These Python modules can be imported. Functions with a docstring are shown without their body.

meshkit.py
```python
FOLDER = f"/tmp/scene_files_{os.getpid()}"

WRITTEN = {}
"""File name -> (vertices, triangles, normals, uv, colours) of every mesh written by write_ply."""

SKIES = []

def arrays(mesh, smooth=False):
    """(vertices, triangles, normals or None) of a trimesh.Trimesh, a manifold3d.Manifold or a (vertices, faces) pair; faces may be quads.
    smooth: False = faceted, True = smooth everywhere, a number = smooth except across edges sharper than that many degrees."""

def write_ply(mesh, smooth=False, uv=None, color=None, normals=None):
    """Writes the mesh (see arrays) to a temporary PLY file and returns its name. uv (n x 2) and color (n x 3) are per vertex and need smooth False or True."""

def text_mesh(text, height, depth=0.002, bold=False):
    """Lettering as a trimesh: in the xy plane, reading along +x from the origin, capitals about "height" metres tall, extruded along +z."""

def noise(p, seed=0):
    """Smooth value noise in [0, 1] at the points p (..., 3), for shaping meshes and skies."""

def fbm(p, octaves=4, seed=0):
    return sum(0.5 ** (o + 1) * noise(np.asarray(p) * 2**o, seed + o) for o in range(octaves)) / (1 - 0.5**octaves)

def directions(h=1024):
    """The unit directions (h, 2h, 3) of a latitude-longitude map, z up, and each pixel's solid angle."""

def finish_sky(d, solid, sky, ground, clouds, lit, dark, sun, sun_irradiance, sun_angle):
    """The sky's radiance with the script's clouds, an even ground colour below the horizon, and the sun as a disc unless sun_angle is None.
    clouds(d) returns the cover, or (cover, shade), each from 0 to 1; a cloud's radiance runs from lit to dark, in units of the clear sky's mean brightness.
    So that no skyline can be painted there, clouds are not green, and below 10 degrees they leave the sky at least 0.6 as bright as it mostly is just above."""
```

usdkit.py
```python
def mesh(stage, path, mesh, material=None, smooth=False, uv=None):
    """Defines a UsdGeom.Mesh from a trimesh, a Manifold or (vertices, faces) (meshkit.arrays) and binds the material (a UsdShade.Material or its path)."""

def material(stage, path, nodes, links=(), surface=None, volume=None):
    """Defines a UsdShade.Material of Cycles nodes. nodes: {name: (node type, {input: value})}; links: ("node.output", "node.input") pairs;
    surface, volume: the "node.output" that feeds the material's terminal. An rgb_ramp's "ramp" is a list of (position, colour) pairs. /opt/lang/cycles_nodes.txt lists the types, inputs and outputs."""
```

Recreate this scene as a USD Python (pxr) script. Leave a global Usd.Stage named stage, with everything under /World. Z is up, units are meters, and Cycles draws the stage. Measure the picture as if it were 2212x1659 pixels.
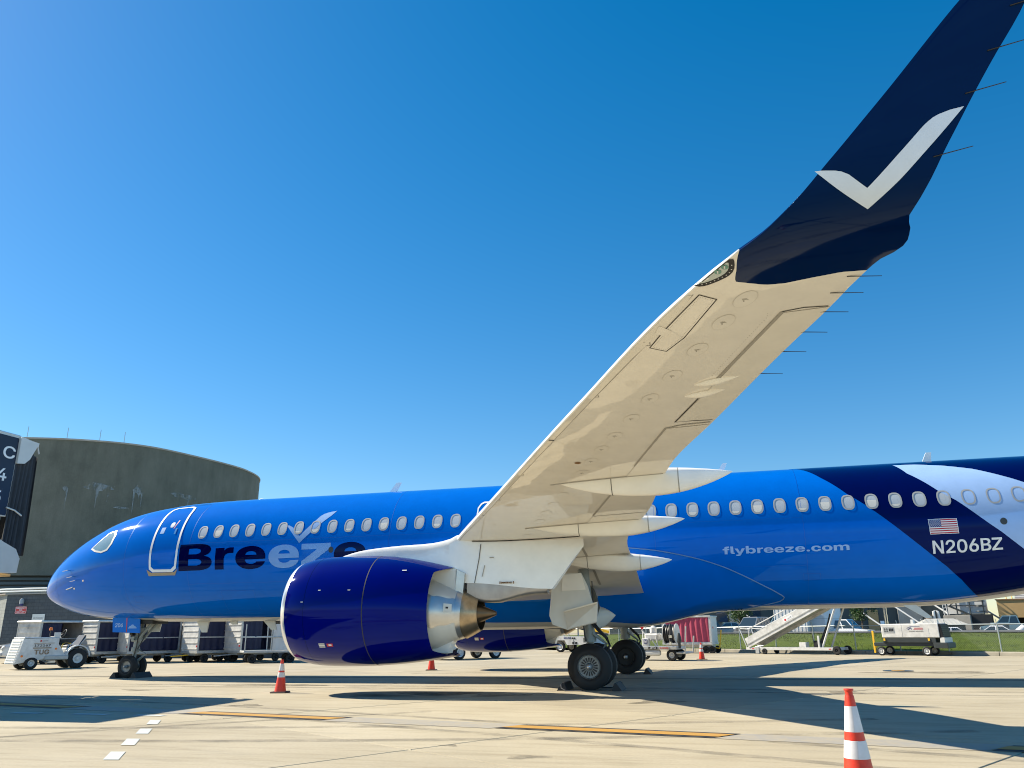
import math, random
import numpy as np, trimesh, usdkit
from scipy.interpolate import PchipInterpolator as PI
from shapely.geometry import Polygon, MultiPolygon, box as sbox, LineString, Point
from shapely.ops import unary_union
from shapely import affinity, union_all
from pxr import Usd, UsdGeom, UsdLux, UsdShade, Sdf, Gf, Vt

stage = Usd.Stage.CreateInMemory()
UsdGeom.SetStageUpAxis(stage, UsdGeom.Tokens.z)
UsdGeom.SetStageMetersPerUnit(stage, 1.0)
UsdGeom.Xform.Define(stage, '/World')
stage.SetDefaultPrim(stage.GetPrimAtPath('/World'))
UsdGeom.Scope.Define(stage, '/World/Looks')
rng = np.random.default_rng(7); random.seed(7)

# ------------------------------------------------------------------ camera
CAM = np.array([22.0455, -22.5715, 1.2953]); YAW, PITCH, ROLL, FPX = .2563, .3037, -.0105, 1700.14
fw = np.array([-math.sin(YAW), math.cos(YAW), 0]); rt = np.array([math.cos(YAW), math.sin(YAW), 0]); up = np.array([0, 0, 1.])
d_ = fw*math.cos(PITCH)+up*math.sin(PITCH); u_ = up*math.cos(PITCH)-fw*math.sin(PITCH)
r3 = rt*math.cos(ROLL)+u_*math.sin(ROLL); u3 = u_*math.cos(ROLL)-rt*math.sin(ROLL)
cam = UsdGeom.Camera.Define(stage, '/World/camera')
cam.CreateHorizontalApertureAttr(36.0); cam.CreateVerticalApertureAttr(27.0)
cam.CreateFocalLengthAttr(36.0*FPX/2212); cam.CreateClippingRangeAttr(Gf.Vec2f(.05, 3000))
cam.AddTransformOp().Set(Gf.Matrix4d(*r3, 0, *u3, 0, *(-d_), 0, *CAM, 1))
EXPOSURE = 1.0
cam.CreateExposureAttr(EXPOSURE)

# ------------------------------------------------------------------ sky and sun
SUNV = np.array([-1.19, .085, 1.0]); SUNV = SUNV/np.linalg.norm(SUNV)
EL = math.asin(SUNV[2]); ROT = math.atan2(SUNV[0], SUNV[1])
sky = UsdLux.DomeLight.Define(stage, '/World/sky')
sky.GetPrim().SetCustomDataByKey('kind', 'structure'); sky.GetPrim().SetCustomDataByKey('label', 'clear deep blue sky'); sky.GetPrim().SetCustomDataByKey('category', 'sky')
skym = usdkit.material(stage, '/World/Looks/sky_look', {
    's': ('sky_texture', {'sky_type': 'single_scattering', 'sun_disc': False, 'sun_elevation': EL, 'sun_rotation': ROT, 'altitude': 0.0, 'air_density': 1.0, 'aerosol_density': .25, 'ozone_density': 3.0}),
    'h': ('hsv', {'hue': .5, 'saturation': 1.42, 'value': 1.0}), 'gm': ('gamma', {'gamma': .88}),
    'b': ('background_shader', {'strength': .097})}, [('s.color', 'h.color'), ('h.color', 'gm.color'), ('gm.color', 'b.color')], surface='b.background')
UsdShade.MaterialBindingAPI.Apply(sky.GetPrim()).Bind(skym)
sun = UsdLux.DistantLight.Define(stage, '/World/sun')
sun.CreateIntensityAttr(1.25); sun.CreateAngleAttr(.5); sun.CreateColorAttr(Gf.Vec3f(1, .92, .77)); sun.CreateNormalizeAttr(True)
z_ = SUNV; x_ = np.cross([0, 0, 1.], z_); x_ /= np.linalg.norm(x_); y_ = np.cross(z_, x_)
sun.AddTransformOp().Set(Gf.Matrix4d(*x_, 0, *y_, 0, *z_, 0, 0, 0, 60, 1))

# ------------------------------------------------------------------ helpers
used = {}
def path_for(parent, name):
    k = (parent, name); n = used.get(k, 0); used[k] = n+1
    return f'{parent}/{name}' + (f'_{n:03d}' if n else '')
def tag(p, label=None, cat=None, group=None, kind=None):
    p = p.GetPrim() if hasattr(p, 'GetPrim') else stage.GetPrimAtPath(p)
    for k, v in (('label', label), ('category', cat), ('group', group), ('kind', kind)):
        if v: p.SetCustomDataByKey(k, v)
def thing(name, label=None, cat=None, loc=(0, 0, 0), rz=0, group=None, kind=None, parent='/World'):
    pth = path_for(parent, name); x = UsdGeom.Xform.Define(stage, pth)
    x.AddTranslateOp().Set(Gf.Vec3d(*map(float, loc)))
    if rz: x.AddRotateZOp().Set(float(rz))
    tag(x, label, cat, group, kind); return pth
def part(parent, name, mesh, mat, smooth=35, label=None, normals=None):
    pth = path_for(parent, name)
    if normals is not None:
        v, f = mesh
        m = UsdGeom.Mesh.Define(stage, pth)
        m.CreatePointsAttr(Vt.Vec3fArray.FromNumpy(np.asarray(v, np.float32)))
        m.CreateFaceVertexCountsAttr(Vt.IntArray.FromNumpy(np.full(len(f), 3, np.int32)))
        m.CreateFaceVertexIndicesAttr(Vt.IntArray.FromNumpy(np.asarray(f, np.int32).ravel()))
        m.CreateSubdivisionSchemeAttr('none'); m.CreateNormalsAttr(Vt.Vec3fArray.FromNumpy(np.asarray(normals, np.float32))); m.SetNormalsInterpolation('vertex')
        UsdShade.MaterialBindingAPI.Apply(m.GetPrim()).Bind(mat)
    else:
        m = usdkit.mesh(stage, pth, mesh, mat, smooth=smooth)
    if label: tag(m, label)
    return pth
def copy(src, loc, rz=0, label=None, group=None, cat=None, name=None):
    p0 = stage.GetPrimAtPath(src); was = dict(p0.GetCustomData())
    pth = path_for('/World', name or src.split('/')[-1].rstrip('0123456789').rstrip('_'))
    x = UsdGeom.Xform.Define(stage, pth); x.GetPrim().GetReferences().AddInternalReference(src); x.GetPrim().SetInstanceable(True)
    x.ClearXformOpOrder(); x.GetPrim().RemoveProperty('xformOp:translate')
    x.AddTranslateOp().Set(Gf.Vec3d(*map(float, loc)))
    ops = x.GetXformOpOrderAttr()
    r = x.AddRotateZOp(); r.Set(float(rz))
    tag(x, label or was.get('label'), cat or was.get('category'), group or was.get('group'))
    return pth
cat_ = trimesh.util.concatenate
def T(v, f): return trimesh.Trimesh(np.asarray(v, float), np.asarray(f, int), process=False)
def box(x0, x1, y0, y1, z0, z1, c=0.0):
    x0, x1 = sorted((x0, x1)); y0, y1 = sorted((y0, y1)); z0, z1 = sorted((z0, z1))
    if c <= 0:
        b = trimesh.creation.box((x1-x0, y1-y0, z1-z0)); b.apply_translation(((x0+x1)/2, (y0+y1)/2, (z0+z1)/2)); return b
    c = min(c, .49*min(x1-x0, y1-y0, z1-z0)); P = []
    for sx in (0, 1):
        for sy in (0, 1):
            for sz in (0, 1):
                X = (x0, x1)[sx]; Y = (y0, y1)[sy]; Z = (z0, z1)[sz]; a = 1-2*sx; b = 1-2*sy; d = 1-2*sz
                P += [(X+a*c, Y+b*c, Z), (X+a*c, Y, Z+d*c), (X, Y+b*c, Z+d*c)]
    return trimesh.convex.convex_hull(np.array(P))
def hull(P): return trimesh.convex.convex_hull(np.array(P, float))
def tube(P, r, n=8, closed=False, r2=None):
    P = np.array(P, float); m = len(P); R = np.linspace(r, r2 if r2 is not None else r, m)
    t = np.gradient(P, axis=0); t /= np.linalg.norm(t, axis=1)[:, None]+1e-12
    a = np.array([0, 0, 1.]) if abs(t[0][2]) < .9 else np.array([1., 0, 0])
    V = []
    for i in range(m):
        e1 = np.cross(t[i], a); e1 /= np.linalg.norm(e1)+1e-12; e2 = np.cross(t[i], e1)
        th = np.arange(n)*2*np.pi/n
        V.append(P[i]+R[i]*(np.cos(th)[:, None]*e1+np.sin(th)[:, None]*e2))
    V = np.concatenate(V); F = []
    for i in range(m-1):
        for k in range(n):
            A = i*n+k; B = i*n+(k+1) % n; F += [(A, A+n, B), (B, A+n, B+n)]
    V = np.vstack([V, P[0], P[-1]])
    for k in range(n):
        F += [(k, (k+1) % n, m*n), ((m-1)*n+(k+1) % n, (m-1)*n+k, m*n+1)]
    return fixn(T(V, F))
def fixn(m):
    if m.volume < 0: m.invert()
    return m
def revolve(prof, axis='x', c=(0, 0, 0), n=48):
    """prof: (along, radius) list; surface of revolution about an axis through c"""
    prof = np.array(prof, float); th = np.arange(n)*2*np.pi/n; m = len(prof)
    A = np.repeat(prof[:, 0], n); R = np.repeat(prof[:, 1], n); th = np.tile(th, m)
    p = {'x': (A, R*np.cos(th), R*np.sin(th)), 'y': (R*np.sin(th), A, R*np.cos(th)), 'z': (R*np.cos(th), R*np.sin(th), A)}[axis]
    V = np.stack(p, 1)+np.array(c); F = []
    for i in range(m-1):
        for k in range(n):
            a = i*n+k; b = i*n+(k+1) % n; F += [(a, b, a+n), (b, b+n, a+n)]
    return T(V, F)
def loft(rings, caps=True):
    R = np.array(rings, float); m, n = R.shape[:2]; V = R.reshape(-1, 3); F = []
    for i in range(m-1):
        for k in range(n):
            a = i*n+k; b = i*n+(k+1) % n; F += [(a, b, a+n), (b, b+n, a+n)]
    if caps:
        V = np.vstack([V, R[0].mean(0), R[-1].mean(0)])
        for k in range(n): F += [((k+1) % n, k, m*n), ((m-1)*n+k, (m-1)*n+(k+1) % n, m*n+1)]
    return fixn(T(V, F))
def prism(poly, lo, hi, plane='xz'):
    """outline in a plane extruded across it"""
    g = poly if isinstance(poly, (Polygon, MultiPolygon)) else Polygon(poly)
    ms = []
    for q in getattr(g, 'geoms', [g]):
        if q.area < 1e-9: continue
        m = trimesh.creation.extrude_polygon(q, hi-lo, engine='earcut'); v = m.vertices.copy()
        if plane == 'xz': w = np.stack([v[:, 0], lo+v[:, 2], v[:, 1]], 1)
        elif plane == 'yz': w = np.stack([lo+v[:, 2], v[:, 0], v[:, 1]], 1)
        else: w = np.stack([v[:, 0], v[:, 1], lo+v[:, 2]], 1)
        ms.append(fixn(T(w, m.faces)))
    return cat_(ms)
def rrect(x0, x1, y0, y1, r): return sbox(x0+r, y0+r, x1-r, y1-r).buffer(r, quad_segs=6)
def zb(x0, x1, z0, z1): return sbox(x0, z0, x1, z1)
def quad(P): return T(P, [(0, 1, 2), (0, 2, 3)])
def move(m, t=(0, 0, 0), rz=0, ry=0, rx=0):
    m = m.copy()
    for a, ax in ((rx, (1, 0, 0)), (ry, (0, 1, 0)), (rz, (0, 0, 1))):
        if a: m.apply_transform(trimesh.transformations.rotation_matrix(math.radians(a), ax))
    m.apply_translation(t); return m
_fonts = {}
def glyphs(text, weight=700, size=150):
    """outline of a string, baseline at y = 0, capital height about 1"""
    from PIL import Image, ImageDraw, ImageFont
    import glob
    if weight not in _fonts:
        f = ImageFont.truetype(glob.glob('/opt/blender-*/*/datafiles/fonts/Inter.woff2')[0], size)
        try: f.set_variation_by_axes([32, weight])
        except Exception: pass
        _fonts[weight] = f
    f = _fonts[weight]; x0, y0, x1, y1 = f.getbbox(text, anchor='ls')
    im = Image.new('L', (x1-x0+8, y1-y0+8)); ImageDraw.Draw(im).text((4-x0, 4-y0), text, 255, f, anchor='ls')
    on = np.pad(np.asarray(im) > 127, ((0, 0), (1, 1))).astype(np.int8)
    rw, st = np.nonzero(np.diff(on, axis=1) == 1); en = np.nonzero(np.diff(on, axis=1) == -1)[1]
    from shapely import box as vb
    g = union_all(vb(st, -rw-1, en, -rw)).buffer(.7).buffer(-.7).simplify(.55)
    s = 1/(.727*size); return affinity.affine_transform(g, [s, 0, 0, s, (x0-4)*s, (4-y0)*s])
def fit(g, x0, x1, y0, y1):
    a, b, c, d = g.bounds; sx = (x1-x0)/(c-a); sy = (y1-y0)/(d-b)
    return affinity.affine_transform(g, [sx, 0, 0, sy, x0-a*sx, y0-b*sy])
def word(text, h, weight=700, sx=1.0):
    g = glyphs(text, weight); return affinity.scale(g, h*sx, h, origin=(0, 0))
def flat(g, thick=.004):
    """outline laid flat in xy, with thickness"""
    return cat_([trimesh.creation.extrude_polygon(q, thick, engine='earcut') for q in getattr(g, 'geoms', [g]) if q.area > 1e-8])
def on_wall(g, o, ux, uy, thick=.004):
    """outline put on a plane with origin o and axes ux, uy"""
    m = flat(g, thick); v = m.vertices; ux = np.array(ux, float); uy = np.array(uy, float); n = np.cross(ux, uy)
    w = np.array(o, float)+v[:, :1]*ux+v[:, 1:2]*uy+v[:, 2:3]*n; return T(w, m.faces)

# ------------------------------------------------------------------ materials
def mat(name, col, rough=.5, metal=0., coat=0., noise=0., nscale=3., bump=0., bscale=40., spec=.5, extra=None, dirt=0., alpha=None, coords='geo'):
    n = {'p': ('principled_bsdf', {'base_color': col, 'roughness': rough, 'metallic': metal, 'coat_weight': coat, 'coat_roughness': .02, 'specular_ior_level': spec})}
    L = []
    if noise or bump or dirt:
        n['g'] = ('texture_coordinate', {}) if coords == 'obj' else ('geometry', {})
    src = 'g.object' if coords == 'obj' else 'g.position'
    if noise:
        n['t'] = ('noise_texture', {'scale': nscale, 'detail': 6.0, 'roughness': .62})
        n['r'] = ('rgb_ramp', {'ramp': [(.28, tuple(np.array(col)*(1-noise))), (.72, tuple(np.clip(np.array(col)*(1+noise*.7), 0, .9)))]})
        L += [(src, 't.vector'), ('t.fac', 'r.fac'), ('r.color', 'p.base_color')]
    if bump:
        n['bt'] = ('noise_texture', {'scale': bscale, 'detail': 4.0}); n['bm'] = ('bump', {'strength': bump, 'distance': .01})
        L += [(src, 'bt.vector'), ('bt.fac', 'bm.height'), ('bm.normal', 'p.normal')]
    return usdkit.material(stage, '/World/Looks/'+name, n, L, surface='p.BSDF')
def gloss(name, col, rough=.02, coat=.6, spec=.15, wav=.25, tint=None):
    """gloss aircraft paint: clear coat with a faint waviness of the panels"""
    return usdkit.material(stage, '/World/Looks/'+name, {
        'g': ('geometry', {}), 't': ('noise_texture', {'scale': .9, 'detail': 2.0}), 'b': ('bump', {'strength': wav, 'distance': .012}),
        'd': ('noise_texture', {'scale': 2.3, 'detail': 8.0, 'roughness': .7}), 'r': ('rgb_ramp', {'ramp': [(.3, tuple(np.array(col)*.93)), (.7, tuple(np.array(col)*1.04))]}),
        'p': ('principled_bsdf', {'roughness': .55, 'coat_weight': coat, 'coat_roughness': rough, 'specular_ior_level': spec} if tint is None else {'roughness': rough, 'coat_weight': coat, 'coat_roughness': rough, 'specular_ior_level': spec, 'specular_tint': tint})},
        [('g.position', 't.vector'), ('t.fac', 'b.height'), ('b.normal', 'p.normal' if tint else 'p.coat_normal'), ('g.position', 'd.vector'), ('d.fac', 'r.fac'), ('r.color', 'p.base_color')], surface='p.BSDF')
M = {}
M['blue'] = gloss('sky_blue_paint', (.0002, .118, .53), coat=.10, spec=.42, tint=(.10, .55, 1), rough=.05)
M['tickpale'] = gloss('tick_white_paint', (.58, .67, .80), coat=.3)
M['navy'] = gloss('navy_paint', (.0002, .007, .052), coat=.0, spec=.27, tint=(.12, .5, 1), rough=.05)
M['bandnavy'] = gloss('rear_band_navy_paint', (.0002, .002, .055), coat=.06, spec=.36, tint=(.12, .4, 1), rough=.05)
M['navyblue'] = gloss('deep_blue_paint', (.0002, .0010, .120), coat=.09, spec=.4, tint=(.12, .35, 1), rough=.04)
M['pale'] = gloss('pale_blue_paint', (.30, .46, .74), coat=.4)
M['pale2'] = gloss('pale_blue_letter_paint', (.18, .35, .66), coat=.4)
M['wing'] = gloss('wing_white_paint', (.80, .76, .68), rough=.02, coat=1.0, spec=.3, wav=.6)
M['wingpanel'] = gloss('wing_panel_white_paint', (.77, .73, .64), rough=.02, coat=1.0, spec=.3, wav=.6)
M['belly'] = gloss('belly_grey_paint', (.55, .54, .52), rough=.03)
M['white'] = gloss('white_paint', (.80, .80, .78), rough=.03)
M['doorgrey'] = mat('pale_grey_paint', (.62, .61, .56), .35, noise=.06)
M['line'] = mat('panel_gap_dark', (.035, .032, .03), .7)
M['linegrey'] = mat('panel_line_grey', (.33, .31, .27), .6)
M['frame'] = mat('window_frame_grey', (.35, .36, .36), .35)
M['pane'] = usdkit.material(stage, '/World/Looks/window_pane', {'p': ('principled_bsdf', {'base_color': (.42, .46, .5), 'roughness': .25, 'coat_weight': 1.0, 'coat_roughness': .02})}, surface='p.BSDF')
M['cockpit'] = usdkit.material(stage, '/World/Looks/flight_deck_glass', {'p': ('principled_bsdf', {'base_color': (.15, .25, .29), 'roughness': .05, 'coat_weight': 1.0, 'coat_roughness': .01, 'specular_ior_level': .8})}, surface='p.BSDF')
M['lip'] = mat('polished_aluminium', (.82, .82, .82), .22, metal=.75, noise=.03)
M['bare'] = mat('bare_metal', (.58, .58, .57), .28, metal=.9, noise=.12, nscale=5, coords='obj')
M['bronze'] = mat('heat_stained_metal', (.42, .33, .22), .3, metal=.9, noise=.35, nscale=4, coords='obj')
M['ti'] = mat('heat_shield_metal', (.36, .36, .36), .38, metal=.8, noise=.22, nscale=2.5, coords='obj')
M['plug'] = mat('dark_bronze_metal', (.16, .12, .08), .32, metal=.9, noise=.2, coords='obj')
M['dark'] = mat('dark_interior', (.012, .012, .013), .7)
M['gear'] = mat('gear_grey_green_paint', (.23, .26, .25), .4, noise=.15, nscale=9)
M['hose'] = mat('black_hose', (.012, .012, .013), .45)
M['rubber'] = mat('tyre_rubber', (.006, .006, .0065), .75, noise=.25, nscale=14, bump=.2, bscale=60)
M['rim'] = mat('wheel_grey_metal', (.20, .21, .21), .4, metal=.5, noise=.2, nscale=20)
M['hub'] = mat('hub_bright_metal', (.6, .6, .6), .3, metal=.8)
M['chrome'] = mat('chrome', (.8, .8, .8), .12, metal=1.)
M['letter_dark'] = gloss('dark_navy_letter_paint', (.0002, .001, .03), coat=.06, spec=.3, tint=(.12, .4, 1))
M['scuff'] = mat('panel_edge_pale', (.58, .55, .48), .6)
M['sealblue'] = mat('fairing_seal_blue', (.16, .28, .47), .5)
M['stripeblue'] = mat('skin_joint_blue', (.001, .09, .42), .4)
M['red'] = mat('signal_red', (.50, .02, .02), .4)
M['flagred'] = mat('flag_red', (.42, .015, .03), .3)
M['flagblue'] = mat('flag_blue', (.02, .035, .16), .3)
M['flagwhite'] = mat('flag_white', (.72, .72, .72), .3)
M['sill'] = mat('door_sill_tan', (.34, .26, .16), .4)
M['orange'] = usdkit.material(stage, '/World/Looks/cone_orange_plastic', {
    'g': ('texture_coordinate', {}), 't': ('noise_texture', {'scale': 9.0, 'detail': 8.0, 'roughness': .7}), 'r': ('rgb_ramp', {'ramp': [(.3, (.42, .017, .006)), (.55, (.62, .034, .009)), (.75, (.64, .054, .02))]}),
    'p': ('principled_bsdf', {'roughness': .42})}, [('g.object', 't.vector'), ('t.fac', 'r.fac'), ('r.color', 'p.base_color')], surface='p.BSDF')
M['reflect'] = usdkit.material(stage, '/World/Looks/reflective_white_band', {
    'g': ('texture_coordinate', {}), 't': ('noise_texture', {'scale': 7.0, 'detail': 9.0, 'roughness': .75}), 'r': ('rgb_ramp', {'ramp': [(.27, (.22, .2, .2)), (.36, (.52, .50, .50)), (.7, (.62, .60, .61))]}),
    'p': ('principled_bsdf', {'roughness': .4})}, [('g.object', 't.vector'), ('t.fac', 'r.fac'), ('r.color', 'p.base_color')], surface='p.BSDF')
M['black'] = mat('black_paint', (.015, .015, .016), .5, noise=.2)
M['conebase'] = mat('cone_base_rubber', (.05, .018, .014), .6, noise=.3, nscale=12)
M['cartwhite'] = mat('cart_white_paint', (.56, .55, .52), .45, noise=.26, nscale=3.2)
M['cartgrey'] = mat('cart_galvanised', (.42, .42, .40), .45, metal=.3, noise=.15, nscale=6)
M['curtain'] = mat('navy_curtain', (.0035, .006, .036), .6, noise=.25, nscale=5)
M['redcurtain'] = mat('red_curtain', (.36, .035, .075), .55, noise=.2, nscale=5)
M['yellow'] = mat('yellow_paint', (.72, .42, .02), .45, noise=.08)
M['tugwhite'] = mat('tractor_white_paint', (.56, .57, .56), .4, noise=.22, nscale=4)
M['brown'] = mat('brown_lettering', (.22, .15, .09), .5)
M['seat'] = mat('black_seat_vinyl', (.02, .02, .024), .4)
M['amber'] = mat('amber_lens', (.75, .18, .02), .2)
M['glass'] = mat('vehicle_glass', (.02, .03, .035), .06, coat=1.)
M['charcoal'] = mat('charcoal_steel', (.03, .037, .038), .45, noise=.15)
M['post'] = mat('galvanised_post', (.38, .41, .40), .4, metal=.5, noise=.1)
M['wire'] = mat('galvanised_wire', (.2, .22, .21), .5, metal=.4)
M['kerb'] = mat('kerb_concrete', (.30, .27, .21), .8, noise=.28, nscale=1.2, bump=.2)
M['siding'] = mat('white_siding', (.60, .60, .585), .5, noise=.04)
M['tan'] = mat('tan_stucco', (.40, .26, .11), .8, noise=.1, nscale=2)
M['dgreen'] = mat('dark_green_grey_wall', (.05, .062, .058), .7, noise=.12, nscale=.5)
M['concwall'] = mat('weathered_concrete', (.34, .31, .26), .85, noise=.2, nscale=.8)
M['roofgrey'] = mat('metal_roof', (.40, .39, .35), .5, noise=.1)
M['carblack'] = mat('black_car_paint', (.02, .022, .026), .2, coat=1.)
M['carsilver'] = mat('grey_car_paint', (.20, .21, .22), .25, metal=.4, coat=1.)
M['carwhite'] = mat('white_car_paint', (.75, .75, .75), .25, coat=1.)
M['carteal'] = mat('blue_grey_car_paint', (.12, .2, .24), .25, coat=1.)
M['bark'] = mat('bark', (.09, .065, .045), .9)
M['block'] = mat('dark_blockwork', (.05, .058, .062), .85, noise=.16, nscale=6)
M['blocklit'] = mat('grey_blockwork', (.30, .31, .28), .85, noise=.14, nscale=6)
M['mortar'] = mat('block_mortar', (.03, .035, .037), .9)
M['pipe'] = mat('white_pipe_paint', (.62, .64, .62), .4)
M['louvre'] = mat('dark_louvre_metal', (.05, .075, .085), .45, metal=.3)
M['signnavy'] = mat('navy_sign_face', (.005, .007, .022), .35)
M['jbgrey'] = mat('bridge_pale_grey', (.55, .55, .53), .45, noise=.07)
M['jbframe'] = mat('bridge_frame_grey', (.25, .30, .31), .45, noise=.08)
M['canopy'] = mat('bridge_canopy_fabric', (.028, .034, .045), .75, noise=.25, nscale=5)
M['jbfloor'] = mat('bridge_floor_tan', (.55, .36, .16), .6)
M['rust'] = mat('rusty_steel', (.22, .12, .05), .7, noise=.3, nscale=9)
M['lampglass'] = mat('lamp_cover_glass', (.42, .5, .48), .08, coat=1.)
M['baygrey'] = mat('gear_bay_olive', (.085, .08, .062), .7, noise=.2)
M['lens'] = mat('green_lamp_lens', (.03, .22, .17), .08, coat=1.)
# foliage
def leafmat(name, c1, c2):
    return usdkit.material(stage, '/World/Looks/'+name, {'oi': ('geometry', {}), 't': ('noise_texture', {'scale': 2.2, 'detail': 5.0}), 'r': ('rgb_ramp', {'ramp': [(.3, c1), (.7, c2)]}),
        'p': ('principled_bsdf', {'roughness': .55}), 'tr': ('translucent_bsdf', {}), 'm': ('mix_closure', {'fac': .25})},
        [('oi.position', 't.vector'), ('t.fac', 'r.fac'), ('r.color', 'p.base_color'), ('r.color', 'tr.color'), ('p.BSDF', 'm.closure1'), ('tr.BSDF', 'm.closure2')], surface='m.closure')
M['leaf'] = leafmat('tree_leaves', (.02, .05, .012), (.06, .12, .025))
M['grass'] = leafmat('lawn_blades', (.05, .075, .005), (.12, .15, .015))
M['lawn'] = usdkit.material(stage, '/World/Looks/lawn_ground', {'g': ('geometry', {}), 't': ('noise_texture', {'scale': .8, 'detail': 9.0, 'roughness': .7}), 't2': ('noise_texture', {'scale': 9.0, 'detail': 6.0, 'roughness': .7}),
    'r': ('rgb_ramp', {'ramp': [(.3, (.055, .085, .008)), (.55, (.100, .136, .014)), (.75, (.135, .16, .024))]}), 'r2': ('rgb_ramp', {'ramp': [(.3, (.6, .6, .6)), (.7, (1, 1, 1))]}),
    'm': ('mix_color', {'blend_type': 'multiply', 'fac': 1.0}), 'p': ('principled_bsdf', {'roughness': .9, 'specular_ior_level': .1})},
    [('g.position', 't.vector'), ('g.position', 't2.vector'), ('t.fac', 'r.fac'), ('t2.fac', 'r2.fac'), ('r.color', 'm.a'), ('r2.color', 'm.b'), ('m.result', 'p.base_color')], surface='p.BSDF')
# apron concrete: warm slabs, streaks along the taxi direction, stains, faint tyre marks
def concrete(name, k=1.0):
    A = lambda r, g, b: (r*k, g*k, b*k)
    return usdkit.material(stage, '/World/Looks/'+name, {
        'g': ('geometry', {}), 'oi': ('object_info', {}),
        'mp': ('mapping', {'scale': (.35, 2.6, 1.0), 'rotation': (0, 0, .19)}),
        'n1': ('noise_texture', {'scale': .33, 'detail': 8.0, 'roughness': .6}),
        'n2': ('noise_texture', {'scale': 1.7, 'detail': 9.0, 'roughness': .72}),
        'n3': ('noise_texture', {'scale': 26.0, 'detail': 6.0, 'roughness': .7}),
        'n4': ('noise_texture', {'scale': .9, 'detail': 3.0, 'roughness': .5, 'distortion': .6}),
        'r1': ('rgb_ramp', {'ramp': [(.25, A(.33, .282, .198)), (.5, A(.385, .333, .238)), (.75, A(.44, .384, .284))]}),
        'r2': ('rgb_ramp', {'ramp': [(.30, (.74, .72, .68)), (.50, (1, 1, 1)), (.8, (1.05, 1.04, 1.02))]}),
        'r3': ('rgb_ramp', {'ramp': [(.30, (.86, .86, .85)), (.6, (1, 1, 1))]}),
        'r4': ('rgb_ramp', {'ramp': [(.60, (1, 1, 1)), (.74, (.80, .81, .83))]}),
        'ro': ('rgb_ramp', {'ramp': [(0, (.92, .92, .92)), (1, (1.05, 1.05, 1.04))]}),
        'm1': ('mix_color', {'blend_type': 'multiply', 'fac': 1.0, 'use_clamp_result': False}), 'm2': ('mix_color', {'blend_type': 'multiply', 'fac': .9}), 'm3': ('mix_color', {'blend_type': 'multiply', 'fac': .7}), 'm4': ('mix_color', {'blend_type': 'multiply', 'fac': 1.0}),
        'b': ('bump', {'strength': .25, 'distance': .004}), 'p': ('principled_bsdf', {'roughness': .82, 'specular_ior_level': .25})},
        [('g.position', 'mp.vector'), ('g.position', 'n1.vector'), ('mp.vector', 'n2.vector'), ('g.position', 'n3.vector'), ('mp.vector', 'n4.vector'),
         ('n1.fac', 'r1.fac'), ('n2.fac', 'r2.fac'), ('n3.fac', 'r3.fac'), ('n4.fac', 'r4.fac'), ('oi.random', 'ro.fac'),
         ('r1.color', 'm1.a'), ('r2.color', 'm1.b'), ('m1.result', 'm2.a'), ('r3.color', 'm2.b'), ('m2.result', 'm3.a'), ('r4.color', 'm3.b'), ('m3.result', 'm4.a'), ('ro.color', 'm4.b'), ('m4.result', 'p.base_color'),
         ('n3.fac', 'b.height'), ('b.normal', 'p.normal')], surface='p.BSDF')
M['slab'] = concrete('apron_concrete'); M['ground'] = concrete('far_concrete', .95)
M['sealant'] = mat('joint_sealant', (.075, .08, .08), .8, noise=.4, nscale=3)
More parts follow.
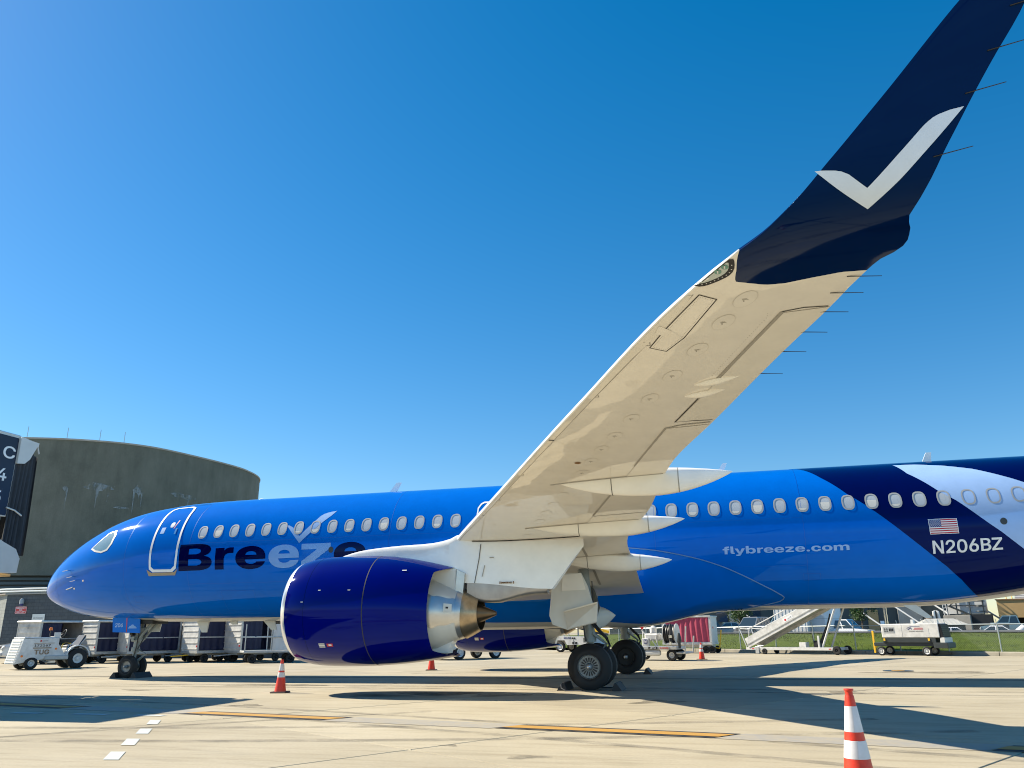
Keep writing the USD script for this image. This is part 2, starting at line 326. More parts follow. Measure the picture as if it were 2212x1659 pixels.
def worn(name, col, lo=.36, hi=.42):
    """paint on concrete, worn through in patches"""
    return usdkit.material(stage, '/World/Looks/'+name, {'g': ('geometry', {}), 't': ('noise_texture', {'scale': 5.0, 'detail': 9.0, 'roughness': .75}), 'r': ('rgb_ramp', {'ramp': [(lo, (.34, .295, .215)), (hi, col), (.8, tuple(np.array(col)*.88))]}),
        'p': ('principled_bsdf', {'roughness': .7})}, [('g.position', 't.vector'), ('t.fac', 'r.fac'), ('r.color', 'p.base_color')], surface='p.BSDF')
M['pyellow'] = worn('taxi_yellow_paint', (.43, .23, .04), .30, .36); M['pblack'] = worn('taxi_black_paint', (.03, .028, .028), .30, .38); M['pwhite'] = worn('white_road_paint', (.46, .48, .45), .33, .42)
def stain(name, col, amt, sc, lo=.45, hi=.75):
    return usdkit.material(stage, '/World/Looks/'+name, {'g': ('geometry', {}), 't': ('noise_texture', {'scale': sc, 'detail': 9.0, 'roughness': .7}), 'r': ('rgb_ramp', {'ramp': [(lo, (0, 0, 0)), (hi, (amt, amt, amt))]}),
        'd': ('diffuse_bsdf', {'color': col}), 'tr': ('transparent_bsdf', {}), 'm': ('mix_closure', {})}, [('g.position', 't.vector'), ('t.fac', 'r.fac'), ('r.color', 'm.fac'), ('tr.BSDF', 'm.closure1'), ('d.BSDF', 'm.closure2')], surface='m.closure')
M['tyremark'] = stain('tyre_mark_rubber', (.08, .078, .075), .26, 1.3, .35, .8); M['oil'] = stain('oil_stain', (.07, .063, .055), .36, 2.0, .34, .75)
M['ghost'] = worn('ground_off_marking', (.285, .265, .23), .40, .6)
# curved terminal wall with pale patches and runs
M['tower'] = usdkit.material(stage, '/World/Looks/tower_concrete', {
    'g': ('geometry', {}), 'mp': ('mapping', {'scale': (1.0, 1.0, .18)}), 'n1': ('noise_texture', {'scale': .35, 'detail': 9.0, 'roughness': .65}), 'n2': ('noise_texture', {'scale': 1.5, 'detail': 8.0, 'roughness': .7}), 'n3': ('noise_texture', {'scale': 14.0, 'detail': 5.0}),
    'r1': ('rgb_ramp', {'ramp': [(.3, (.115, .118, .095)), (.5, (.15, .15, .12)), (.75, (.18, .175, .145))]}), 'r2': ('rgb_ramp', {'ramp': [(.3, (.8, .8, .8)), (.6, (1, 1, 1)), (.8, (1.1, 1.1, 1.1))]}), 'r3': ('rgb_ramp', {'ramp': [(.35, (.88, .88, .88)), (.65, (1, 1, 1))]}),
    'm1': ('mix_color', {'blend_type': 'multiply', 'fac': 1.0}), 'm2': ('mix_color', {'blend_type': 'multiply', 'fac': 1.0}), 'p': ('principled_bsdf', {'roughness': .9, 'specular_ior_level': .2})},
    [('g.position', 'n1.vector'), ('g.position', 'mp.vector'), ('mp.vector', 'n2.vector'), ('g.position', 'n3.vector'), ('n1.fac', 'r1.fac'), ('n2.fac', 'r2.fac'), ('n3.fac', 'r3.fac'), ('r1.color', 'm1.a'), ('r2.color', 'm1.b'), ('m1.result', 'm2.a'), ('r3.color', 'm2.b'), ('m2.result', 'p.base_color')], surface='p.BSDF')
M['patch'] = usdkit.material(stage, '/World/Looks/lime_patch', {'g': ('geometry', {}), 'mp': ('mapping', {'scale': (1, 1, .5)}), 't': ('noise_texture', {'scale': 2.6, 'detail': 9.0, 'roughness': .75}), 'r': ('rgb_ramp', {'ramp': [(.46, (0, 0, 0)), (.66, (.75, .75, .75))]}),
    'd': ('diffuse_bsdf', {'color': (.27, .265, .245)}), 'tr': ('transparent_bsdf', {}), 'm': ('mix_closure', {})}, [('g.position', 'mp.vector'), ('mp.vector', 't.vector'), ('t.fac', 'r.fac'), ('r.color', 'm.fac'), ('tr.BSDF', 'm.closure1'), ('d.BSDF', 'm.closure2')], surface='m.closure')
# ------------------------------------------------------------------ ground
GA = np.array([.5299, .8480]); GN = np.array([.8480, -.5299]); GB = -np.array([-.8480, .5299])  # slab grid axes
def grid_xy(u, v): return u*GN[0]+v*GA[0], u*GN[1]+v*GA[1]                                      # u across, v along
apron = thing('apron', 'pale warm concrete airport apron of square slabs', 'apron', kind='structure')
base = T([(-400, -400, -.03), (400, -400, -.03), (400, 400, -.03), (-400, 400, -.03)], [(0, 1, 2), (0, 2, 3)])
part(apron, 'far_apron', base, M['ground'], smooth=False)
SP = 5.05; U0 = 22.62; V0 = -1.55; KO = 33.6      # slab pitch, joint offsets, kerb line offset
sl = quad([(*grid_xy(U0-11.5*SP, V0-5.5*SP), -.012), (*grid_xy(U0+7.5*SP, V0-5.5*SP), -.012), (*grid_xy(U0+7.5*SP, KO), -.012), (*grid_xy(U0-11.5*SP, KO), -.012)])
part(apron, 'joint_sealant', sl, M['sealant'], smooth=False)
for i in range(-11, 7):
    for j in range(-5, 7):
        u0, u1, v0, v1 = U0+i*SP+.011, U0+(i+1)*SP-.011, V0+j*SP+.011, min(V0+(j+1)*SP-.011, KO-.02)
        if v1-v0 < .3: continue
        c = .006; dz = rng.uniform(-.0008, .0008)
        O_ = [(*grid_xy(a, b), -.010) for a, b in ((u0, v0), (u1, v0), (u1, v1), (u0, v1))]
        I_ = [(*grid_xy(a, b), dz) for a, b in ((u0+c, v0+c), (u1-c, v0+c), (u1-c, v1-c), (u0+c, v1-c))]
        part(apron, 'slab', T(O_+I_, [(4, 5, 6), (4, 6, 7)]+[t for k in range(4) for t in ((k, (k+1) % 4, 4+(k+1) % 4), (k, 4+(k+1) % 4, 4+k))]), M['slab'], smooth=False)
def paint(name, P, m, z=.005): part(apron, name, quad([(x, y, z) for x, y in P]), m, smooth=False)
# taxi dashes: black edged yellow bars
p0 = np.array([12.98, -9.83]); dv = np.array([5.95, -1.085])/6.05; nv = np.array([-dv[1], dv[0]])
def bar(name, s0, s1, t0, t1, m, z, sk=.13):
    q = lambda s, t: tuple(p0+dv*(s+sk*t/.26)+nv*t)
    paint(name, [q(s0, t0), q(s1, t0), q(s1, t1), q(s0, t1)], m, z)
for k in (-2, -1, 0, 1, 2, 3):
    s0 = k*6.03
    if k < 0: s0 -= .0
    bar('taxi_dash_border', s0, s0+3.02, -.27, .27, M['pblack'], .005); bar('taxi_dash', s0, s0+3.02, -.145, .145, M['pyellow'], .009)
    bar('removed_marking', s0+3.05, s0+6.0, -.30, .30, M['ghost'], .004)
for c0 in ((15.25, -14.38), (14.6, -13.34), (13.985, -12.33), (13.315, -11.28), (15.9, -15.44), (16.53, -16.46)):
    c0 = np.array(c0); a = np.array(GA)*.31*-1; a = np.array([-.36, .54])*.5; b = np.array([.17, .03])*.52
    paint('white_dash', [tuple(c0-a-b), tuple(c0-a+b), tuple(c0+a+b), tuple(c0+a-b)], M['pwhite'], .006)
for x0, x1 in ((12.25, 12.8), (11.0, 11.7), (9.7, 10.3), (8.45, 9.05), (7.2, 7.8), (5.95, 6.5)):
    paint('white_dash', [(x0, -10.47), (x1, -10.47), (x1, -10.30), (x0, -10.30)], M['pwhite'], .006)
# lead-in line under the aircraft, an old patch and the old double line in the bridge's shade
paint('lead_in_line', [(-30, .30), (36, .62), (36, .78), (-30, .46)], M['pblack'], .006)
def blob(cx, cy, a, b, ang, seed, n=26):
    r = np.random.default_rng(seed); k = 1+.35*np.sin(np.arange(n)*2*np.pi/n*3+seed)*r.uniform(.5, 1)+r.uniform(-.12, .12, n); t = np.arange(n)*2*np.pi/n
    return affinity.rotate(Polygon(np.stack([cx+a*k*np.cos(t), cy+b*k*np.sin(t)], 1)), ang, origin=(cx, cy)).buffer(0)
for k, (cx, cy, a, b, an) in enumerate(((15.8, -5.2, .9, .5, 10), (14.6, -5.9, .7, .35, -5), (17.2, -5.4, .6, .4, 20), (10.5, -2.9, 1.4, .35, 3), (20.6, -6.6, .5, .3, 40), (27.8, 4.3, 1.6, .6, 5), (8.0, -5.0, .5, .3, 0), (24.4, -3.9, .6, .3, -20), (19.8, -13.6, .22, .14, 10), (13.1, -8.4, .3, .2, 0), (18.7, -12.9, .10, .07, 0))):
    m = flat(blob(cx, cy, a, b, an, k), .001); m.apply_translation((0, 0, .0022)); part(apron, 'oil_stain', m, M['oil'], smooth=False)
for k, (x0, y0, x1, y1, bend, w_) in enumerate(((-2, -4.0, 30, -4.6, .6, .26), (-2, -3.2, 30, -3.7, .5, .26), (2, -12.6, 24, -9.1, -1.2, .24), (3, -13.9, 25, -10.4, -1.2, .24), (6, -8.2, 28, -15.8, .9, .2), (6.4, -7.2, 28, -14.4, .9, .2), (12, 2.6, 32, 9.0, 1.0, .22), (10, -16, 17, -9, .4, .2))):
    t = np.linspace(0, 1, 30); px_, py_ = x0+(x1-x0)*t, y0+(y1-y0)*t+bend*np.sin(t*math.pi); m = flat(LineString(np.stack([px_, py_], 1)).buffer(w_/2, cap_style=2), .001); m.apply_translation((0, 0, .0012+.0002*k)); part(apron, 'tyre_mark', m, M['tyremark'], smooth=False)
# fuel pit cover
pit = thing('fuel_pit_cover', 'dark round fuel pit cover with yellow centre set in the apron', 'pit cover', (26.87, 5.12, .004))
part(pit, 'rim', revolve([(0.0, .43), (.012, .43), (.014, .36), (.012, .0)], 'z', n=32), M['charcoal']); part(pit, 'cover', revolve([(.013, .19), (.02, .19), (.02, .0)], 'z', n=24), M['pyellow'])
# kerb: long stones, then the lawn behind
kerb = thing('kerb', 'low pale concrete kerb along the lawn', 'kerb', kind='structure')
L0 = -12.0
for k in range(26):
    u0 = -7.5+k*2.0; u1 = u0+1.97
    P = []
    for u in (u0, u1):
        for v, z in ((KO, -.02), (KO+.02, .15), (KO+.05, .18), (KO+.42, .18), (KO+.42, -.02)):
            P.append((*grid_xy(u, v), z))
    part(kerb, 'kerb_stone', hull(P), M['kerb'], smooth=False)
gu = np.linspace(-20, 60, 90); gv = np.linspace(0, 75, 60); V = []; 
for v in gv:
    for u in gu:
        x, y = grid_xy(u, KO+.40+v); z = .15+.73*(1-math.exp(-v/5.0))+.05*math.sin(u*.9+v)*math.exp(-v/20)*min(1, v)
        V.append((x, y, z))
F = []
for j in range(len(gv)-1):
    for i in range(len(gu)-1):
        a = j*len(gu)+i; F += [(a, a+1, a+len(gu)), (a+1, a+len(gu)+1, a+len(gu))]
lawn = thing('lawn', 'green mown lawn bank beyond the kerb', 'lawn', kind='structure')
part(lawn, 'lawn_ground', T(V, F), M['lawn'], smooth=True)
def lawn_z(v): return .15+.73*(1-math.exp(-max(v, 0)/5.0))
n = 26000; u = rng.uniform(-9, 42, n); v = rng.uniform(.1, 16, n)**1.0; bx = u*GN[0]+(KO+.4+v)*GA[0]; by = u*GN[1]+(KO+.4+v)*GA[1]; bz = .15+.73*(1-np.exp(-v/5))
h = rng.uniform(.03, .085, n); an = rng.uniform(0, np.pi, n); w = .018; lx, ly = rng.normal(0, .03, n), rng.normal(0, .03, n)
V = np.stack([np.stack([bx-w*np.cos(an), by-w*np.sin(an), bz-.01], 1), np.stack([bx+w*np.cos(an), by+w*np.sin(an), bz-.01], 1), np.stack([bx+lx, by+ly, bz+h], 1)], 1).reshape(-1, 3)
g_ = usdkit.mesh(stage, path_for('/World', 'grass'), T(V, np.arange(len(V)).reshape(-1, 3)), M['grass'], smooth=False)
tag(g_, 'short grass blades on the lawn bank', 'grass', kind='stuff')

# ------------------------------------------------------------------ airliner: reference surfaces
def tab(s):
    a = np.array(s, float); return PI(a[:, 0], a[:, 1], extrapolate=True)
F_TOP = tab([(0, 2.70), (.02, 2.83), (.086, 3.0), (.38, 3.41), (.83, 3.82), (1.3, 4.15), (1.775, 4.43), (2.256, 4.67), (2.74, 4.88), (3.23, 5.04), (3.72, 5.16), (4.2, 5.24), (4.7, 5.30), (5.44, 5.37), (6.66, 5.41), (7.6, 5.42), (29, 5.42), (33, 5.36), (36, 5.2), (38.2, 4.95)])
F_BOT = tab([(0, 2.64), (.02, 2.56), (.1, 2.47), (.26, 2.37), (.72, 2.17), (1.27, 1.99), (1.96, 1.86), (2.73, 1.78), (3.73, 1.72), (6, 1.67), (8.4, 1.66), (16, 1.69), (24, 1.76), (26, 1.77), (27, 1.80), (27.7, 1.86), (29, 2.02), (33, 2.95), (38.2, 4.5)])
F_A = tab([(0, .05), (.02, .14), (.1, .31), (.38, .62), (.83, .92), (1.3, 1.13), (1.8, 1.30), (2.3, 1.43), (2.75, 1.53), (3.25, 1.61), (3.7, 1.66), (4.7, 1.73), (5.5, 1.75), (28, 1.75), (30, 1.69), (33, 1.33), (36, .75), (38.2, .22)])
F_ZC = tab([(0, 2.67), (.4, 2.8), (1, 3.0), (2, 3.25), (3.5, 3.46), (5, 3.57), (7, 3.6), (28, 3.6), (33, 4.08), (38.2, 4.72)])
def fus(X, phi, off=0.):
    X = np.asarray(X, float); phi = np.asarray(phi, float)
    def f(X, p):
        zc = F_ZC(X); b = np.where(np.sin(p) > 0, F_TOP(X)-zc, zc-F_BOT(X))
        return np.stack([X+0*p, -F_A(X)*np.cos(p), zc+b*np.sin(p)], -1)
    e = 1e-3; Xc = np.clip(X, .004, 38.19)
    dx = (f(Xc+e, phi)-f(Xc-e, phi)); dp = (f(X, phi+e)-f(X, phi-e)); n = np.cross(dx, dp); n /= np.linalg.norm(n, axis=-1, keepdims=True)+1e-12
    q = f(X, phi); c = np.stack([Xc, 0*Xc, F_ZC(Xc)], -1); s = np.sign(np.sum(n*(q-c), -1, keepdims=True)); n = n*np.where(s == 0, 1, s)
    return q+n*np.asarray(off)[..., None] if np.ndim(off) else q+n*off, n
def tri2d(g):
    v, f = trimesh.creation.triangulate_polygon(g, engine='earcut'); return v, f
def patch(poly, fun, xs, ys):
    """cuts an outline of parameter space into cells and lays it on the surface fun(x, y) -> points, normals"""
    from shapely.prepared import prep
    poly = poly if poly.is_valid else poly.buffer(0)
    V = []; F = []; k = 0; pg = prep(poly); a, b, c, d = poly.bounds
    xs = [x for x in xs if a-1 < x < c+1]; ys = [y for y in ys if b-20 < y < d+20]
    for i in range(len(xs)-1):
        if xs[i+1] < a or xs[i] > c: continue
        for j in range(len(ys)-1):
            if ys[j+1] < b or ys[j] > d: continue
            cell = sbox(xs[i], ys[j], xs[i+1], ys[j+1])
            if pg.contains(cell): gs = [cell]
            elif pg.intersects(cell): 
                q = poly.intersection(cell); gs = [t for t in getattr(q, 'geoms', [q]) if t.geom_type == 'Polygon' and t.area > 1e-9]
            else: continue
            for t in gs:
                v, f = tri2d(t); V.append(v); F.append(f+k); k += len(v)
    V = np.vstack(V); F = np.vstack(F)
    key = np.round(V, 5); _, ix, inv = np.unique(key, axis=0, return_index=True, return_inverse=True); V = V[ix]; F = inv.reshape(-1)[F]
    P, N = fun(V[:, 0], V[:, 1])
    fn = np.cross(P[F[:, 1]]-P[F[:, 0]], P[F[:, 2]]-P[F[:, 0]]); flip = np.sum(fn*N[F[:, 0]], 1) < 0
    F[flip] = F[flip][:, ::-1]
    return P, F, N
XS = np.unique(np.round(np.r_[np.arange(0, 1, .08), np.arange(1, 5, .16), np.arange(5, 28, .5), np.arange(28, 38.4, .3)], 4)); PH = np.arange(-183., 184., 3.)
def fpatch(parent, name, poly, m, off=.004, label=None, xs=XS, ph=PH):
    fo = off if callable(off) else (lambda X, p: off)
    P, F, N = patch(poly, lambda X, p: fus(X, np.radians(p), fo(X, p)), xs, ph)
    return part(parent, name, (P, F), m, normals=N, label=label)

air = thing('airliner', 'blue twin-engine airliner with raised winglet parked on the apron', 'airliner')
xs = np.unique(np.r_[0, .004, .012, np.geomspace(.02, 1, 18), np.arange(1.1, 6, .12), np.arange(6, 27, .5), np.arange(27, 38.21, .25), 38.2]); ph = np.radians(np.arange(0, 360, 3.))
XX, PP = np.meshgrid(xs, ph, indexing='ij'); P, N = fus(XX.ravel(), PP.ravel()); m_, n_ = XX.shape; F = []
ii, kk = np.meshgrid(np.arange(m_-1), np.arange(n_), indexing='ij'); a = ii*n_+kk; b = ii*n_+(kk+1) % n_
F = np.concatenate([np.stack([a, b, a+n_], -1).reshape(-1, 3), np.stack([b, b+n_, a+n_], -1).reshape(-1, 3)])
fn = np.cross(P[F[:, 1]]-P[F[:, 0]], P[F[:, 2]]-P[F[:, 0]]); fl = np.sum(fn*N[F[:, 0]], 1) < 0; F[fl] = F[fl][:, ::-1]
fuse = part(air, 'fuselage', (P, F), M['blue'], normals=N)
# livery
bandL = [(23.75, 92), (24.29, 64.7), (24.61, 48.5), (25.125, 28.4), (25.53, 16.7), (26.03, 1.7), (26.6, -15.7), (27.13, -32.4), (27.45, -45.3), (27.67, -57), (27.9, -70), (28.1, -90)]
band = Polygon(bandL+[(38.15, -90), (38.15, 92)])
mir = lambda g: affinity.affine_transform(g, [1, 0, 0, -1, 0, 180])
full = lambda g: unary_union([g, mir(g), affinity.translate(mir(g), 0, -360)]).intersection(sbox(-1, -180, 40, 180))
fpatch(fuse, 'navy_band', full(band), M['bandnavy'], .003)
low = [(26.44, 66.1), (26.65, 48.0), (27.23, 25.6), (27.52, 18.1), (27.93, 5.0), (28.35, -7.9), (28.77, -22.7), (29.4, -42)]
upp = [(30.6, -42), (30.4, -10), (29.9, 10), (29.5, 20), (29.09, 30.4), (28.88, 35.0), (28.54, 41.8), (28.14, 49.8), (27.53, 58.3), (26.94, 64.5)]
fpatch(fuse, 'pale_swoosh', Polygon(low+upp), M['pale'], .005)
bl = [(.9, -86), (2.4, -77), (4.2, -72.5), (8.9, -71.5), (16, -72), (24, -72), (27, -72.5), (29.5, -70), (38, -62)]
fpatch(fuse, 'grey_belly', Polygon(bl+[(38, -92)]+[(.9, -92)]).union(Polygon([(x, -180-y) for x, y in bl]+[(38, -90), (.9, -90)])), M['belly'], .006)
# letters
for ch, b, m in (('B', (6.15, 7.29, -14.8, 9.0), 'letter_dark'), ('r', (7.40, 8.01, -14.6, 4.4), 'letter_dark'), ('e', (8.09, 9.08, -15.1, 4.9), 'letter_dark'), ('e', (9.19, 10.17, -15.1, 4.9), 'pale2'), ('z', (10.24, 11.18, -14.6, 4.9), 'pale2'), ('e', (11.28, 12.27, -15.1, 4.9), 'letter_dark')):
    fpatch(fuse, 'letter', fit(glyphs(ch, 800), *b), M[m], .005)
chk = [(9.62, 24.0), (9.72, 23.3), (9.797, 22.1), (9.86, 21), (9.924, 18.9), (10.12, 12.3), (10.504, 26.0), (10.653, 32.5), (10.75, 34.8), (10.859, 36.2), (10.98, 37.2), (11.122, 38), (11.06, 35.0), (11.004, 32.5), (10.735, 23.9), (10.153, 5.7)]
fpatch(fuse, 'tick_mark', Polygon(chk), M['pale2'], .005)
fpatch(fuse, 'web_address', fit(glyphs('flybreeze.com', 750), 22.02, 25.0, -18.0, -10.6), M['pale'], .005)
fpatch(fuse, 'registration', fit(glyphs('N206BZ', 650), 26.84, 28.33, -21.8, -11.7), M['flagwhite'], .006)
# flag
fx0, fx1, fy0, fy1 = 26.83, 27.43, -6.7, 3.85
fpatch(fuse, 'flag', sbox(fx0-.012, fy0-.4, fx1+.012, fy1+.4), M['flagwhite'], .006)
hs = (fy1-fy0)/13; x_c = fx0+.255
fpatch(fuse, 'flag_stripes', unary_union([sbox(fx0 if i >= 6 else fx0, fy1-(i+1)*hs, fx1, fy1-i*hs) for i in range(0, 13, 2)]), M['flagred'], .008)
fpatch(fuse, 'flag_canton', sbox(fx0, fy1-7*hs, x_c, fy1), M['flagblue'], .010)
st_ = []
for r in range(9):
    for c in range(6 if r % 2 == 0 else 5):
        cx = fx0+.255*((c*2+1+(r % 2))/12); cy = fy1-7*hs*(r+1)/10
        st_.append(Polygon([(cx+.011*(1 if k % 2 == 0 else .4)*math.sin(k*math.pi/5), cy+.011/1.8*57.3*(1 if k % 2 == 0 else .4)*math.cos(k*math.pi/5)) for k in range(10)]))
fpatch(fuse, 'flag_stars', MultiPolygon(st_), M['flagwhite'], .012)
# windows
wy = .43/1.82*57.3/2
def oval(cx, cy, hx, hy, p=2.6, n=28):
    t = np.arange(n)*2*np.pi/n; return Polygon(np.stack([cx+hx*np.sign(np.cos(t))*np.abs(np.cos(t))**(2/p), cy+hy*np.sign(np.sin(t))*np.abs(np.sin(t))**(2/p)], 1))
wx = [6.822+.538*i for i in range(44)]
FX = np.arange(0, 40, .35)
for X in wx:
    if X > 29.9: break
    if 15.2 < X < 16.35: continue
    c = 20.6
    w = fpatch(air, 'window', oval(X, c, .150, 6.6).difference(oval(X, c, .118, 5.35)), M['frame'], .010, xs=FX)
    fpatch(w, 'pane', oval(X, c, .120, 5.45), M['pane'], .003, xs=FX)
    if rng.random() < .55: k_ = rng.choice([-3.2, -2.4, -4.0, 1.0]); fpatch(w, 'blind_edge', oval(X, c, .112, 5.1).intersection(sbox(X-.2, c-9, X+.2, c+k_)), M['doorgrey'], .006, xs=FX)
# overwing exit outline
ex = rrect(15.49, 16.05, -4, 39.5, .12); exs = affinity.scale(Polygon([(15.49, 0), (16.05, 0), (16.05, 33), (15.98, 38), (15.9, 40), (15.64, 40), (15.56, 38), (15.49, 33)]), 1, 1)
fpatch(air, 'overwing_exit', exs.difference(affinity.scale(exs, .86, .9)), M['white'], .006)
# passenger door
dpoly = [(5.13, -11.5), (5.25, -14.3), (5.93, -14.8), (6.06, -11.8), (6.085, -3.5), (6.085, 14), (6.06, 36), (6.02, 52), (5.95, 58.5), (5.80, 61), (5.24, 61), (5.13, 58), (5.10, 50), (5.10, 21), (5.10, 2)]
D = Polygon(dpoly).buffer(0)
door = fpatch(air, 'passenger_door', affinity.scale(D, .87, .945), M['blue'], .007)
fpatch(door, 'door_frame', affinity.scale(D, 1.02, 1.01).difference(affinity.scale(D, .875, .945)), M['white'], .014)
fpatch(door, 'door_handle', sbox(5.80, 20.5, 5.86, 27), M['chrome'], .02); fpatch(door, 'door_label', sbox(5.28, 22, 5.42, 29), M['pale2'], .010); fpatch(door, 'door_marking', Polygon([(5.70, 27), (5.73, 27), (5.80, 37), (5.77, 37)]), M['flagred'], .010)
fpatch(door, 'door_window', oval(5.62, 31.5, .07, 3.2), M['pane'], .010)
fpatch(door, 'door_sill', Polygon([(5.03, -12), (5.10, -18), (6.03, -18.2), (6.12, -12.5), (6.0, -15.4), (5.2, -15.2)]), M['sill'], .012)
fpatch(door, 'rain_gutter', Polygon([(4.95, 63.6), (6.35, 65.5), (6.35, 66.6), (4.95, 64.6)]), M['letter_dark'], .02)
for X in (1.15, 4.15, 6.45, 12.95, 20.35, 24.0): fpatch(fuse, 'skin_joint', sbox(X, -88, X+.007, 88), M['stripeblue'], .0035)
for p in (9.6, -27.0): fpatch(fuse, 'lap_joint', sbox(6.46, p, 24.0, p+.16), M['stripeblue'], .0035)
for x0, x1, a0, a1 in ((4.4, 4.75, -45, -38), (7.5, 8.6, -58, -34), (21.4, 22.3, -52, -30), (23.9, 24.3, -40, -34)):
    g = rrect(x0, x1, a0, a1, .06); fpatch(fuse, 'hatch_outline', g.difference(affinity.scale(g, (x1-x0-.014)/(x1-x0), (a1-a0-.4)/(a1-a0))), M['stripeblue'], .005)
# flight deck side window
ck = Polygon([(2.60, 21.5), (2.84, 29.3), (3.12, 39.5), (3.40, 38.5), (3.50, 30.5), (3.50, 19.8), (3.39, 12.9), (3.15, 11.6), (2.84, 15.6)])
cw = fpatch(air, 'flight_deck_window', ck.difference(affinity.scale(ck, .84, .84)), M['doorgrey'], .007); fpatch(cw, 'glass', affinity.scale(ck, .86, .86), M['cockpit'], .004)
ck2 = Polygon([(2.15, 60), (2.3, 84), (2.95, 86), (3.1, 72), (2.8, 58)])
for g in (ck2, mir(ck2), mir(ck)):
    w = fpatch(air, 'flight_deck_window', g.difference(affinity.scale(g, .9, .9)), M['line'], .005); fpatch(w, 'glass', affinity.scale(g, .9, .9), M['cockpit'], .004)
# probes, lights and aerials
def at_f(X, p, off=0.): q, n = fus(np.array([X]), np.radians([p]), off); return q[0], n[0]
for X, p in ((2.09, -7.7), (2.24, -13.0), (1.85, 2.0)):
    q, n = at_f(X, p); part(air, 'probe', cat_([tube([q, q+n*.11], .014, 6), tube([q+n*.11+np.array([.03, 0, 0]), q+n*.11-np.array([.16, 0, .03])], .011, 6)]), M['chrome'])
q, n = at_f(1.68, -22.5); q2, n2 = at_f(2.02, -20.8); part(air, 'strake_light', tube([q+n*.01, q2+n2*.02], .018, 6), M['chrome'])
for X, p in ((2.5, -15.3), (2.06, -23.1)): fpatch(air, 'sensor_plate', rrect(X-.028, X+.028, p-1.0, p+1.0, .02), M['chrome'], .006)
for X, p in ((11.18, -1.2), (28.42, .4)): fpatch(air, 'round_vent', oval(X, p, .075, 2.6, 2), M['charcoal'], .008)
def fin(x0, x1, x2, x3, h, z, thick=.028, sgn=1):
    return prism([(x0, z), (x1, z), (x3, z+sgn*h), (x2, z+sgn*h)], -thick, thick)
part(air, 'blade_aerial', fin(12.15, 12.38, 12.40, 12.55, .30, 5.42), M['white']); part(air, 'blade_aerial', fin(22.0, 22.2, 22.22, 22.34, .30, 5.42), M['white']); part(air, 'blade_aerial', fin(27.30, 27.52, 27.43, 27.56, .26, 5.42), M['white'])
part(air, 'satellite_dome', revolve([(0, .0), (.0, .1), (.03, .09), (.05, .05), (.06, 0)], 'z', (7.7, 0, 5.415), n=16), M['white'])
part(air, 'belly_aerial', fin(5.75, 6.2, 5.98, 6.15, .36, 1.70, sgn=-1), M['doorgrey']); part(air, 'belly_aerial', fin(8.1, 8.5, 8.42, 8.6, .30, 1.69, sgn=-1), M['doorgrey']); part(air, 'belly_aerial', fin(6.9, 7.2, 7.05, 7.22, .13, 1.69, sgn=-1), M['doorgrey'])
part(air, 'belly_aerial', move(prism([(26.2, 1.80), (26.5, 1.80), (26.82, 1.50), (26.68, 1.48)], -.62, -.59), (0, 0, 0)), M['doorgrey'])
# wing to body fairing: the fuselage surface swelling out of its own outline
fo = [(12.2, -90), (12.35, -70), (12.9, -45), (14.0, -22), (15.5, -10), (17.5, -6), (19.0, -7), (20.16, -10.5), (21.31, -18.3), (21.95, -25.5), (22.4, -32.8), (22.9, -43), (23.27, -52.3), (23.42, -58.3), (23.35, -62), (23.0, -68), (22.4, -78), (22.0, -90)]
FP = Polygon(fo+[(x, -180-p) for x, p in fo[::-1]]).buffer(0)
ring_m = LineString([(x, p*1.85/57.3) for x, p in fo]+[(x, (-180-p)*1.85/57.3) for x, p in fo[::-1]]+[(fo[0][0], fo[0][1]*1.85/57.3)])
from shapely import points as spoints, distance as sdist
def fair_h(X, p):
    d = sdist(spoints(np.stack([X, np.asarray(p)*1.85/57.3], 1)), ring_m)
    t = np.clip(d/2.4, 0, 1); t = t*t*(3-2*t); bot = np.clip((-np.asarray(p)-15)/60, 0, 1); bot = np.where(np.asarray(p) < -90, np.clip((180+np.asarray(p)-15)/60, 0, 1), bot)
    return .012+t*(.13+.22*bot)
def fus_h(X, p, extra=0.):
    P, N = fus(X, np.radians(p), fair_h(X, p)+extra); e = .01
    A1, _ = fus(X+e, np.radians(p), fair_h(X+e, p)); A2, _ = fus(X-e, np.radians(p), fair_h(X-e, p)); B1, _ = fus(X, np.radians(p+.3), fair_h(X, p+.3)); B2, _ = fus(X, np.radians(p-.3), fair_h(X, p-.3))
    n = np.cross(A1-A2, B1-B2); n /= np.linalg.norm(n, axis=1)[:, None]+1e-12; s = np.sign(np.sum(n*N, 1))[:, None]; return P, n*np.where(s == 0, 1, s)
xf = np.arange(12, 24, .25)
P, F, N = patch(FP, lambda X, p: fus_h(X, p), xf, PH); fairing = part(air, 'wing_body_fairing', (P, F), M['blue'], normals=N)
edge = [fus(np.array([x]), np.radians([p]), .016)[0][0] for x, p in fo[6:-1]]; edge = np.array(edge)
tt = np.linspace(0, 1, 60); cs = np.r_[0, np.cumsum(np.linalg.norm(np.diff(edge, axis=0), axis=1))]; cs /= cs[-1]
part(fairing, 'fairing_seal', tube(np.stack([PI(cs, edge[:, k])(tt) for k in range(3)], 1), .013, 6), M['sealblue'])
ub = Polygon([(12.45, -90), (12.9, -74), (14, -70), (18.6, -70), (20.5, -80), (22, -84), (22, -90)]); ub = ub.union(Polygon([(x, -180-p) for x, p in ub.exterior.coords]))
P, F, N = patch(ub.buffer(0).intersection(FP), lambda X, p: fus_h(X, p, .004), xf, PH); part(fairing, 'fairing_underside', (P, F), M['belly'], normals=N)
